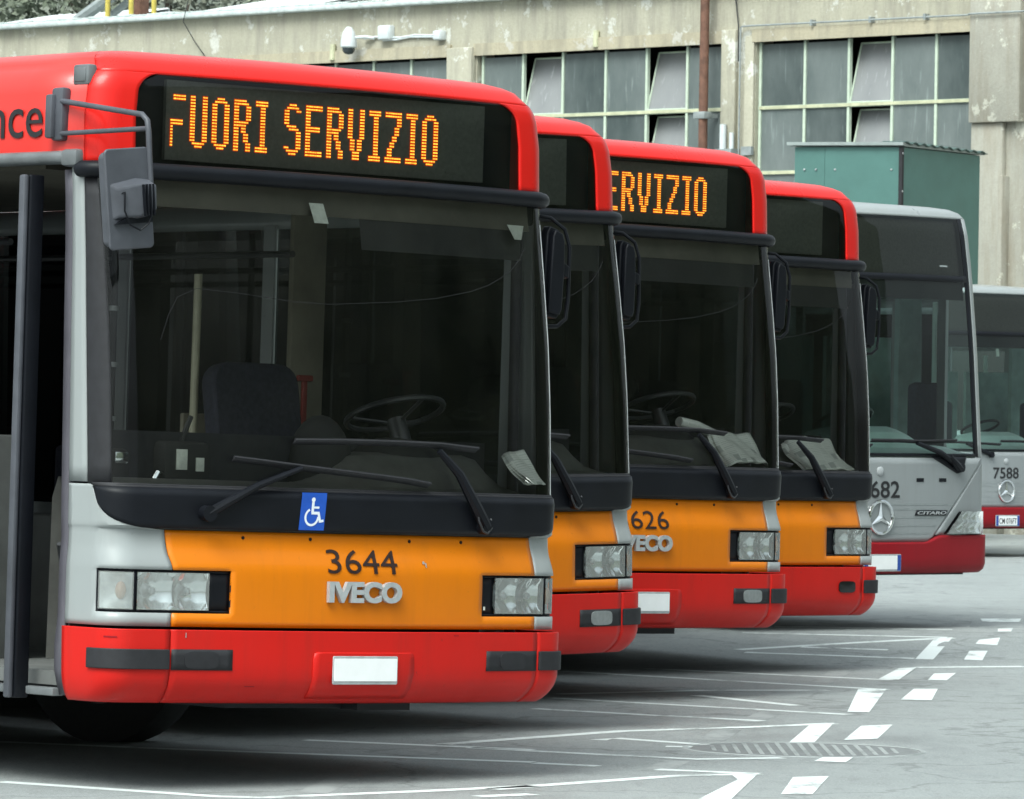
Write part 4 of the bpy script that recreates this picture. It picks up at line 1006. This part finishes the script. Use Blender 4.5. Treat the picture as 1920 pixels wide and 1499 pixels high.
def quad_mesh(p, zo):
    m = M(); m.open = True
    v = [(x, y, gz(y)+zo) for x, y in p]; c = (sum(a[0] for a in v)/len(v), sum(a[1] for a in v)/len(v), sum(a[2] for a in v)/len(v))
    ar = sum(v[i][0]*v[(i+1) % len(v)][1]-v[(i+1) % len(v)][0]*v[i][1] for i in range(len(v)))
    return m.add(v if ar > 0 else v[::-1], [tuple(range(len(v)))])
DASH = [
 [(1.16, 25.94), (1.03, 25.91), (1.05, 25.5), (.83, 24.18), (.76, 23.56), (.89, 23.59), (.97, 24.21)], [(1.76, 30.33), (1.62, 30.12), (1.42, 28.4), (1.55, 28.44)],
 [(2.3, 34.21), (2.12, 34.09), (1.9, 31.48), (2.02, 31.46)], [(2.69, 37.1), (2.56, 36.95), (2.33, 35.45), (2.46, 35.43)], [(3.16, 40.1), (3.01, 39.86), (2.74, 37.93), (2.86, 37.91)],
 [(1.48, 25.84), (1.31, 25.73), (1.2, 24.57), (1.34, 24.6)], [(1.68, 27.3), (1.53, 27.26), (1.47, 26.95), (1.62, 26.89)], [(2.07, 30.25), (1.89, 30.08), (1.72, 28.75), (1.9, 28.89)],
 [(2.62, 34.32), (2.47, 34.27), (2.3, 32.94), (2.48, 32.94)], [(2.9, 36.48), (2.75, 36.36), (2.64, 35.43), (2.76, 35.43)], [(3.3, 38.8), (3.17, 38.75), (3.07, 37.95), (3.19, 37.91)],
 [(3.5, 40.14), (3.33, 39.86), (3.27, 39.45), (3.41, 39.32)], [(3.74, 41.77), (3.61, 41.57), (3.56, 41.02), (3.66, 41.07)], [(3.98, 43.77), (3.65, 43.63), (3.61, 42.93), (3.9, 43.05)]]
LINE = [
 [(-.18, 27.58), (.13, 27.39), (.91, 26.96), (1.33, 27.17)], [(.13, 26.46), (.43, 26.31)], [(-.06, 24.58), (.12, 24.84), (.78, 25.7), (1.16, 25.94)], [(.7, 26.14), (1.16, 25.94)],
 [(.14, 28.53), (.6, 29.23), (1.33, 29.84), (1.75, 30.28)], [(.46, 28.4), (.56, 28.58), (1.08, 28.07)], [(.79, 27.95), (1.07, 27.92)], [(.24, 32.49), (1.89, 31.21)], [(.15, 31.29), (.84, 30.77)], [(.87, 30.78), (1.38, 30.42)],
 [(.3, 32.94), (1.22, 33.7), (1.93, 33.93)], [(.33, 35.85), (2.09, 34.3), (2.29, 34.11)], [(1.11, 33.06), (1.38, 32.56), (1.65, 32.08)], [(.89, 36.41), (2.41, 35.38)], [(1.57, 38.53), (2.39, 39.33), (3.15, 40.04)],
 [(1.95, 41.35), (3.25, 41.28)], [(1.67, 40.24), (3.12, 40.09)], [(1.61, 38.3), (2.74, 37.99)], [(2.02, 38.87), (2.61, 38.74)], [(2.69, 37.1), (3.42, 37.39)],
 [(-2.2, 24.55), (-1.22, 23.85), (-1.02, 23.83), (-.38, 24.37), (.12, 24.85)], [(-2.49, 27.45), (-1.69, 27.11), (.13, 26.52)], [(-1., 27.99), (.13, 27.49)], [(-.31, 27.83), (.14, 28.54)], [(-.12, 24.11), (.12, 24.31)]]
FADED = [[(2.19, 36.68), (1.93, 34.89)], [(1.47, 31.35), (1.3, 30.27)], [(1.16, 29.51), (1.04, 28.56)], [(.81, 26.83), (.69, 26.04)], [(.82, 36.21), (.69, 35.29)], [(-.11, 29.22), (-.45, 26.89)], [(-.72, 25.11), (-.83, 24.17)], [(3.55, 43.9), (3.33, 41.63)]]
for p in DASH: struct('road_dash', quad_mesh(p, .0024), road_white)
for i, p in enumerate(LINE): struct('road_line', strip_mesh(p, .10, .0017), road_line)
for p in FADED: struct('road_faded_dash', strip_mesh(p, .14, .001), road_faded)

# manhole cover with a grid of raised studs
mh = thing('manhole_cover', 'large round cast iron manhole cover with studded rim set in the asphalt', 'manhole', (1.47, 27.86, 0))
obj('manhole_frame', M().lathe([(.575, .003), (.59, .005), (.60, .004), (.606, .0005), (.575, .0005), (.575, .003)], Matrix(), 64), road_stud, mh)
lid = M().lathe([(0, .002), (.555, .002), (.565, .0005)], Matrix(), 64)
st = M()
for i in range(-9, 10):
    for j in range(-6, 7):
        if math.hypot(i*.056, j*.08) < .50: st.box((i*.056, j*.08, .0025), (.022, .05, .003))
obj_many('manhole_lid', [(lid, iron), (st, road_stud)], mh)

# ------------------------------------------------------------------ the buses
red_bus(1, -.63472, 24.6279, 1.5812, 39.9902, 1.09038, 'nearest red and orange bus, number 3644, its lit board reading FUORI SERVIZIO in full', '3644', 'fUORI SERVIZIO', 'cover', True, True, 'nce')
red_bus(2, -.14675, 28.66873, 1.55224, 41.52949, -.38, 'second red and orange bus, unlit board, standing between buses 3644 and 626', '3618', None, 'lamp')
red_bus(3, .77336, 32.18866, 1.52038, 40.85828, .85919, 'red and orange bus numbered 626, its lit board ending in RVIZIO half hidden', '3626', 'FUORI SERVIZIO', 'lamp', led_x=-.880, led_p=.0139)
red_bus(4, 1.53068, 35.83504, 1.57262, 39.89353, .55435, 'farthest red and orange bus, unlit board, fog lamp hole, beside silver bus 682', None, None, 'hole', fog_open=True, maker=False)
silver_bus(2.70, 40.95, 1.49, 41, 'silver bus with dark red bumper numbered 682, right of the red buses', '7682', None)
silver_bus(5.55, 63.0, 1.57, 41, 'farthest silver bus numbered 7588 at the right edge of the yard', '7588', 'CM 076FT', True)
def on_bus(X, Y, h, yaw, x, y, z):
    c, s = math.cos(R(yaw)), math.sin(R(yaw)); return (X+x*c-y*s, Y+x*s+y*c, CAM_H-h+z)
newspaper('crumpled newspaper in the corner behind the windscreen of the nearest bus 3644', on_bus(-.63472, 24.6279, 1.5812, 40, 1.10, .27, 1.29), R(62), .20, .17, 3, .9)
newspaper('folded newspaper behind the windscreen of the lit bus numbered 626', on_bus(.77336, 32.18866, 1.52, 40.9, .98, .30, 1.285), R(50), .42, .22, 5, .75)
newspaper('open newspaper behind the windscreen of the farthest red bus', on_bus(1.53068, 35.835, 1.5726, 39.9, .80, .26, 1.29), R(48), .52, .25, 8, .85)
roll = obj('rolled_newspaper', M().tube([(-.2, 0, 0), (-.05, .005, .01), (.2, 0, 0)], [.03, .035, .028], 12), newsprint)
roll.location = on_bus(.77336, 32.18866, 1.52, 40.9, .98, .60, 1.42); roll.rotation_euler = (0, R(14), R(45)); tag(roll, 'rolled newspaper lying behind the folded one on the dashboard of bus 626', 'newspaper')

# ------------------------------------------------------------------ depot building behind: local x runs along the facade to the left (t), y into the building, z up
FO = Vector((6.19933, 76.0, 0)); FA = R(180-46)
DB = thing('depot_building', 'long beige plastered depot with steel framed windows behind the buses', 'building', FO, (0, 0, 0))
# direction of t (-cos46, sin46); inward normal (sin46, cos46)
def FM(t, d, z): return Vector((-.69466*t+.71934*d, .71934*t+.69466*d, z))
FROT = Matrix(((-.69466, .71934, 0), (.71934, .69466, 0), (0, 0, 1)))
def fbox(m, t0, t1, z0, z1, d0, d1, bev=0):
    return m.box(FM((t0+t1)/2, (d0+d1)/2, (z0+z1)/2), (abs(t1-t0), abs(d1-d0), abs(z1-z0)), FROT, bev)
ZT, ZTR, ZTR2, ZSILL = 6.86, 5.94, 5.03, 3.1
WINS = [(10.36, 15.1, [10.36, 11.27, 12.1, 12.95, 13.8, 14.6, 15.1]), (4.74, 9.78, [4.74, 5.52, 6.33, 7.16, 8.04, 8.87, 9.72]), (.03, 4.12, [.04, .80, 1.6, 2.41, 3.24, 4.09]), (16.2, 20.6, [16.2, 17.1, 18.0, 18.9, 19.7, 20.6]), (21.7, 26, [21.7, 22.6, 23.5, 24.4, 25.2, 26])]
wm = M()
fbox(wm, -9, 32, 6.97, 7.655, 0, .35)
fbox(wm, -9, 32, 0, ZSILL, 0, .35)
prev = -9
for t0, t1, _ in sorted(WINS):
    fbox(wm, prev, t0, ZSILL, 6.97, .002, .35); prev = t1
fbox(wm, prev, 32, ZSILL, 6.97, .002, .35)
obj('wall', wm, plaster, DB)
pc = M(); fbox(pc, -9, 32, 7.657, 7.735, -.16, .5, .02)
rr = random.Random(3)
for i in range(110):
    t = -8+i*.35; fbox(pc, t, t+.33, 7.736, 7.75+rr.random()*.03, -.15+rr.random()*.03, .42, .01)
obj('parapet', pc, concrete_cap, DB)
obj('roof', fbox(M(), -9, 32, 7.3, 7.45, .35, 14), concrete_cap, DB)
lm = M()
for t0, t1, _ in WINS: fbox(lm, t0-.04, t1+.04, 6.862, 7.04, -.045, .0)
obj('lintel', lm, lintel_m, DB)
for a in ((9.80, 10.34, 0, 6.99, -.10, .0, .02), (4.46, 4.735, 5.35, 7.05, -.07, .0, .015), (4.13, 4.30, 0, 6.95, -.04, .0, .01), (15.2, 15.9, 0, 6.99, -.1, .0, .02)): obj('pilaster', fbox(M(), *a), plaster, DB)
p3 = M(); fbox(p3, -.88, .015, 5.62, 7.6, -.16, .0, .02); fbox(p3, -.55, .015, 0, 5.62, -.10, .0, .02); fbox(p3, -.62, -.55, 0, 4.9, -.17, .0, .01)
obj('pilaster', p3, plaster_grey, DB, label='grey peeling concrete pilaster at the right end')
g2 = M(); fbox(g2, -9, -.0, 0, 6.9, -.018, .0)
obj('render_patch', g2, plaster_grey, DB)
OPEN = {(1, 4, 1), (1, 1, 1), (1, 1, 0), (2, 2, 1), (2, 2, 0)}
for wi, (t0, t1, mu) in enumerate(WINS):
    fm = M()
    for t in mu: fbox(fm, t-.022, t+.022, ZSILL, ZT, .06, .11)
    for z in (ZTR, ZTR2, 4.1): fbox(fm, t0, t1, z-.028, z+.028, .062, .108)
    wf = obj('window', fm, mullion_m, DB)
    ym = M()
    for z in (ZTR, ZTR2, 4.1): fbox(ym, t0+.03, t1-.03, z-.02, z+.022, .048, .061)
    obj('transom', ym, mullion_rust, wf)
    zs = [ZSILL, 4.1, ZTR2, ZTR, ZT]
    for c in range(len(mu)-1):
        for r_ in range(4):
            a, b, z0, z1 = mu[c]+.024, mu[c+1]-.024, zs[r_]+.03, zs[r_+1]-.03
            row = 1 if r_ == 3 else 0 if r_ == 2 else -1
            m = M()
            if (wi, c, row) in OPEN:
                ti = .22
                q = [FM(a, .08, z0), FM(b, .08, z0), FM(b, .08+ti, z1-.03), FM(a, .08+ti, z1-.03)]
                nrm = (q[1]-q[0]).cross(q[3]-q[0]).normalized()*.012
                m.add(q+[p+nrm for p in q], [(0, 1, 2, 3), (7, 6, 5, 4), (0, 4, 5, 1), (1, 5, 6, 2), (2, 6, 7, 3), (3, 7, 4, 0)])
                pn = obj('pane', m, pane_pale, wf, label='pane tilted open')
                e = M()
                for p_, q_ in ((0, 3), (1, 2), (2, 3), (0, 1)): e.tube([q[p_]-nrm*.6, q[q_]-nrm*.6], .014, 6)
                obj('pane_frame', e, mullion_m, wf)
            else:
                fbox(m, a, b, z0, z1, .08, .09); obj('pane', m, pane_dim if (c*3+r_*5+wi) % 4 == 1 else pane_m, wf)
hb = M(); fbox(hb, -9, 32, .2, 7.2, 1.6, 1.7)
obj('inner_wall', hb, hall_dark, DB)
vt = M()
for t in (12.9, 7.255): vt.tube([FM(t, -.05, 6.9), FM(t, -.045, 7.14)], .045, 10)
obj('wall_vent', vt, mullion_rust, DB)

def fthing(name, label, cat, group=None): return thing(name, label, cat, FO, (0, 0, 0), group)
dp = tag(obj('drainpipe', M().tube([FM(4.935, -.20, 0), FM(4.935, -.20, 11.2)], .066, 14), rust), 'rusty brown drainpipe standing in front of the depot windows', 'drainpipe'); dp.location = FO
cl = obj('pipe_clamp', fbox(fbox(M(), 4.84, 5.06, 5.80, 5.90, -.28, -.12, .01), 4.90, 4.96, 5.82, 5.88, -.12, .06), pipe_grey, dp)
cd = tag(obj('conduit', join(M().tube([FM(4.36, -.07, 0), FM(4.36, -.07, 7.07), FM(4.33, -.07, 7.085), FM(4.2, -.07, 7.09), FM(.1, -.07, 7.085), FM(.0, -.2, 7.085), FM(-6, -.2, 7.08)], .013, 8)), pipe_grey), 'thin grey conduit bent over the right hand window', 'conduit'); cd.location = FO
cc = M()
for t in (3.0, 1.9, .9): fbox(cc, t-.02, t+.02, 7.05, 7.13, -.09, 0)
obj('conduit_clip', cc, pipe_grey, cd)
pv = tag(obj('pale_pipe', join(M().tube([FM(4.62, -.12, 0), FM(4.62, -.12, 5.72)], .05, 10), M().tube([FM(4.47, -.10, 0), FM(4.47, -.10, 5.6)], .035, 10)), pale_plastic), 'pale vertical pipes below the pilaster between the windows', 'pipe'); pv.location = FO
obj('pipe_clamp', join(fbox(M(), 4.40, 4.72, 5.28, 5.37, -.18, 0), fbox(M(), 4.1, 4.30, 5.28, 5.40, -.09, -.04)), pipe_grey, pv)
wr = tag(obj('loose_cable', M().tube([FM(4.62, -.03, 9), FM(4.60, -.03, 8.2), FM(4.52, -.03, 7.6), FM(4.42, -.05, 7.1), FM(4.40, -.06, 6.6)], .010, 6), pole_dark), 'dark cable running down the wall beside the drainpipe', 'cable'); wr.location = FO
w2 = tag(obj('loose_cable', M().tube([FM(15.9, -.2, 8.2), FM(16.1, -.2, 7.9), FM(16.2, -.2, 7.6), FM(16.1, -.05, 7.3), FM(15.7, -.03, 6.9), FM(15.5, -.03, 6.7)], .008, 6), pole_dark), 'thin cable hanging over the parapet on the left', 'cable'); w2.location = FO
# security camera and its boxes
sc_ = fthing('security_camera', 'white dome security camera on the wall above the left window', 'camera')
obj('camera_housing', M().lathe([(0, .20), (.04, .195), (.085, .13), (.115, .02), (.125, -.06), (.125, -.10), (.1, -.12), (0, -.12)], Matrix.Translation(FM(12.31, -.26, 7.17)), 24), pale_plastic, sc_)
obj('camera_dome', M().lathe([(.098, 0), (.09, -.05), (.06, -.085), (0, -.1)], Matrix.Translation(FM(12.31, -.26, 7.05)), 24), dome_dark, sc_)
obj('camera_arm', M().tube([FM(12.31, -.26, 7.2), FM(12.1, -.12, 7.22), FM(12.0, -.02, 7.2)], .025, 8), pale_plastic, sc_)
for t, z, s, lab in ((11.7, 7.27, .26, 'larger white junction box nearest the dome camera'), (10.53, 7.19, .17, 'smaller white junction box at the end of the camera cable')):
    jb = tag(obj('junction_box', fbox(M(), t-s/2, t+s/2, z-s*.42, z+s*.42, -.12, 0, .02), pale_plastic), lab, 'junction box', 'junction boxes of the camera'); jb.location = FO
    obj('box_lid', fbox(M(), t-s*.44, t+s*.44, z-s*.36, z+s*.36, -.132, -.121, .008), pale_plastic, jb)
cb = tag(obj('camera_cable', join(M().tube([FM(12.2, -.05, 7.2), FM(11.95, -.03, 7.22), FM(11.7, -.03, 7.2), FM(11.4, -.03, 7.19), FM(11.1, -.03, 7.215), FM(10.8, -.03, 7.2), FM(10.53, -.03, 7.2)], .018, 6), M().tube([FM(11.8, -.03, 7.16), FM(11.5, -.03, 7.16), FM(11.2, -.03, 7.19), FM(10.6, -.03, 7.17)], .014, 6)), pale_plastic), 'white cable running along the wall to the dome camera', 'cable'); cb.location = FO

# green metal shed
SH = thing('metal_shed', 'tall green sheet metal shed against the grey pilaster', 'shed', (4.7797, 70.0, 0), (0, 0, 0))
e1 = Vector((-.939, .342, 0)); e2 = Vector((.497, .868, 0))
def shp(u, v, z): return e1*u+e2*v+Vector((0, 0, z))
def slab(m, u0, u1, v0, v1, z0, z1):
    p = [shp(u, v, z) for z in (z0, z1) for u, v in ((u0, v0), (u1, v0), (u1, v1), (u0, v1))]
    return m.add(p, [(0, 1, 2, 3), (7, 6, 5, 4), (0, 4, 5, 1), (1, 5, 6, 2), (2, 6, 7, 3), (3, 7, 4, 0)])
sw_ = M(); slab(sw_, .02, .985, .0, .03, 0, 5.0); slab(sw_, .99, 1.38, .004, .034, 0, 5.0); slab(sw_, 0, .03, .03, 2.3, 0, 5.0); slab(sw_, 1.35, 1.38, .04, 2.3, 0, 5.0); slab(sw_, .03, 1.35, 2.27, 2.3, 0, 5.0)
obj('wall_panel', sw_, shed_green, SH)
cs = M(); slab(cs, -.025, .02, -.02, .03, 0, 5.0)
obj('corner_post', cs, rubber, SH)
rf = M(); slab(rf, -.05, 1.46, -.06, 0.02, 5.02, 5.06); slab(rf, -.03, 1.44, .02, 2.38, 5.01, 5.05)
obj('roof', rf, shed_cap, SH)
co = M(); n = 46
v = []
for j in range(n+1):
    y = -.02+2.42*j/n; z = 5.05-.008*j/46*2.4+.016*math.sin(j*1.35)
    v += [shp(-.06, y, z), shp(.25, y, z), shp(.25, y, z+.012), shp(-.06, y, z+.012)]
co.add(v, [(4*j+a, 4*j+(a+1) % 4, 4*j+4+(a+1) % 4, 4*j+4+a) for j in range(n) for a in range(4)])
obj('corrugated_edge', co, corr_green, SH)
rv = M()
for u in (1.25, 1.10, .85, .12): rv.tube([shp(u, -.012, 4.72), shp(u, .004, 4.72)], .012, 8)
for z in (4.92, 4.45, 4.0): rv.tube([shp(-.03, .0, z), shp(-.02, .0, z)], .013, 8)
obj('rivet', rv, plate_frame, SH)

# roofs and pipes beyond the parapet
def low_roof(t0, t1, z0, d0, lab):
    m = M(); n = 40; v = []
    for j in range(n+1):
        t = t0+(t1-t0)*j/n; b = .02*math.sin(j*1.9)
        v += [FM(t, d0, z0+b), FM(t, d0+3, z0+.55+b), FM(t, d0+3, z0+.5+b), FM(t, d0, z0-.05+b)]
    m.add(v, [(4*j+a, 4*j+(a+1) % 4, 4*j+4+(a+1) % 4, 4*j+4+a) for j in range(n) for a in range(4)])
    th = fthing('roof_shelter', lab, 'roof'); obj('roof_sheet', m, roof_white, th)
    s = M()
    for t in (t0+.2, (t0+t1)/2, t1-.2): fbox(s, t-.05, t+.05, 7.4, z0, d0+.1, d0+.2)
    obj('post', s, pipe_grey, th)
low_roof(16.2, 18.75, 7.80, 1.2, 'pale sheet roof beyond the parapet right of the yellow pipes')
low_roof(21.45, 24.5, 7.72, 1.0, 'pale sheet roof at the far left edge beyond the parapet')
for t, lab in ((18.93, 'leftmost yellow pipe standing on the depot roof'), (18.35, 'middle yellow pipe standing on the depot roof'), (17.79, 'rightmost yellow pipe standing on the depot roof, in front of the pale sheet')):
    o = tag(obj('yellow_pipe', M().tube([FM(t, .55, 7.4), FM(t, .55, 8.3), FM(t-.08, .55, 8.6), FM(t-.3, .55, 8.75)], .042, 10), yellow_pipe_m), lab, 'pipe', 'yellow pipes on the roof'); o.location = FO
    obj('pipe_collar', M().tube([FM(t, .55, 7.42), FM(t, .55, 7.5)], .07, 12), pipe_grey, o)
bm_ = tag(obj('slanted_beam', join(M().tube([FM(20.4, .9, 7.7), FM(18.9, .9, 8.35)], .10, 8), M().tube([FM(19.9, 1.1, 7.7), FM(18.8, 1.1, 8.25)], .06, 8)), pipe_grey), 'grey slanted beam on the depot roof left of the yellow pipes', 'beam'); bm_.location = FO
vb_ = tag(obj('roof_vent', join(fbox(M(), 18.55, 18.72, 7.45, 9.2, .9, 1.1, .02), fbox(M(), 18.5, 18.77, 9.0, 9.1, .85, 1.15, .02)), rust), 'brown square vent shaft between the yellow pipes', 'vent'); vb_.location = FO

# ------------------------------------------------------------------ trees
def leaf_mesh(seed, n, rx, rz, zc, size, clumps=26):
    r_ = random.Random(seed); m = M(); m.open = True; C = []
    while len(C) < clumps:
        p = Vector((r_.uniform(-1, 1), r_.uniform(-1, 1), r_.uniform(-1, 1)))
        if p.length < 1: C.append((Vector((p.x*rx*.8, p.y*rx*.8, zc+p.z*rz*.8)), r_.uniform(.22, .42)))
    for i in range(n):
        c, q = C[r_.randrange(clumps)]
        d = Vector((r_.gauss(0, 1), r_.gauss(0, 1), r_.gauss(0, 1))).normalized()*(r_.random()**.45)
        p = c+Vector((d.x*rx*q, d.y*rx*q, d.z*rz*q))
        u = Vector((r_.gauss(0, 1), r_.gauss(0, 1), r_.gauss(0, .6))).normalized(); w_ = u.cross(Vector((r_.gauss(0, 1), r_.gauss(0, 1), r_.gauss(0, 1)))).normalized(); s = size*r_.uniform(.6, 1.3)
        m.add([p-u*s, p+w_*s*.45, p+u*s, p-w_*s*.45], [(0, 1, 2, 3)])
    return m
def tree(x, y, hgt, rx, seed, label, mat, n=7000, size=.14):
    t = thing('tree', label, 'tree', (x, y, 0), (0, 0, 0), 'trees behind the depot')
    r_ = random.Random(seed); tr = M(); tr.tube([(0, 0, -.2), (.05, .03, hgt*.25), (-.05, .1, hgt*.5), (.05, 0, hgt*.75)], [.28, .22, .16, .07], 10)
    for i in range(7):
        a = r_.uniform(0, 6.28); z = hgt*r_.uniform(.3, .6); l = rx*r_.uniform(.5, .9)
        tr.tube([(0, 0, z), (math.cos(a)*l*.5, math.sin(a)*l*.5, z+l*.35), (math.cos(a)*l, math.sin(a)*l, z+l*.75)], [.1, .06, .02], 7)
    obj('trunk', tr, bark, t); obj('crown', leaf_mesh(seed, n, rx, hgt*.42, hgt*.60, size, 34), mat, t)
    return t
for i, (x, y, hg, rx, lab, mt_) in enumerate(((-15.5, 116, 13.5, 4.6, 'dark grey green tree at the top left corner beyond the pale roof', leaf_b), (-11.2, 112.5, 13, 4.2, 'dark green tree behind the slanted roof beam', leaf_c), (-7.6, 122, 14.5, 4.8, 'tree behind the yellow pipes, farther back than its neighbours', leaf_b), (-3.2, 117, 14, 4.6, 'tree behind the pale sheet roof, right of the pipes', leaf_c))):
    tree(x, y, hg, rx, 20+i, lab, mt_, 14000, .11)
hl_ = M(); hl_.open = True
hl_.grid(14, 40, lambda i, j: Vector((-160+j*8+rr.uniform(-2, 2), 150+i*9, .2+min(i, 10)*2.3*(.8+.4*rr.random()))))
tag(struct('hillside', hl_, leaf_b), 'dark wooded slope far behind the depot', 'hill')

# unseen dark bank, added so the windscreens mirror less sky
def bank():
    r_ = random.Random(99); m = M(); m.open = True
    ys = fr(7, 41, 28); n = 12
    hh = [15.5+.8*math.sin(y*.21)+.5*math.sin(y*.53+1) for y in ys]
    m.grid(len(ys), n+1, lambda i, j: Vector((20+5.5*(j/n)**1.4+.5*math.sin(ys[i]*.8+j)+r_.uniform(-.35, .35), ys[i]+r_.uniform(-.3, .3), -.1+hh[i]*j/n))); return m
tag(struct('added_bank', bank(), leaf_a), 'dark bank added out of view for the windscreens to mirror', 'bank')
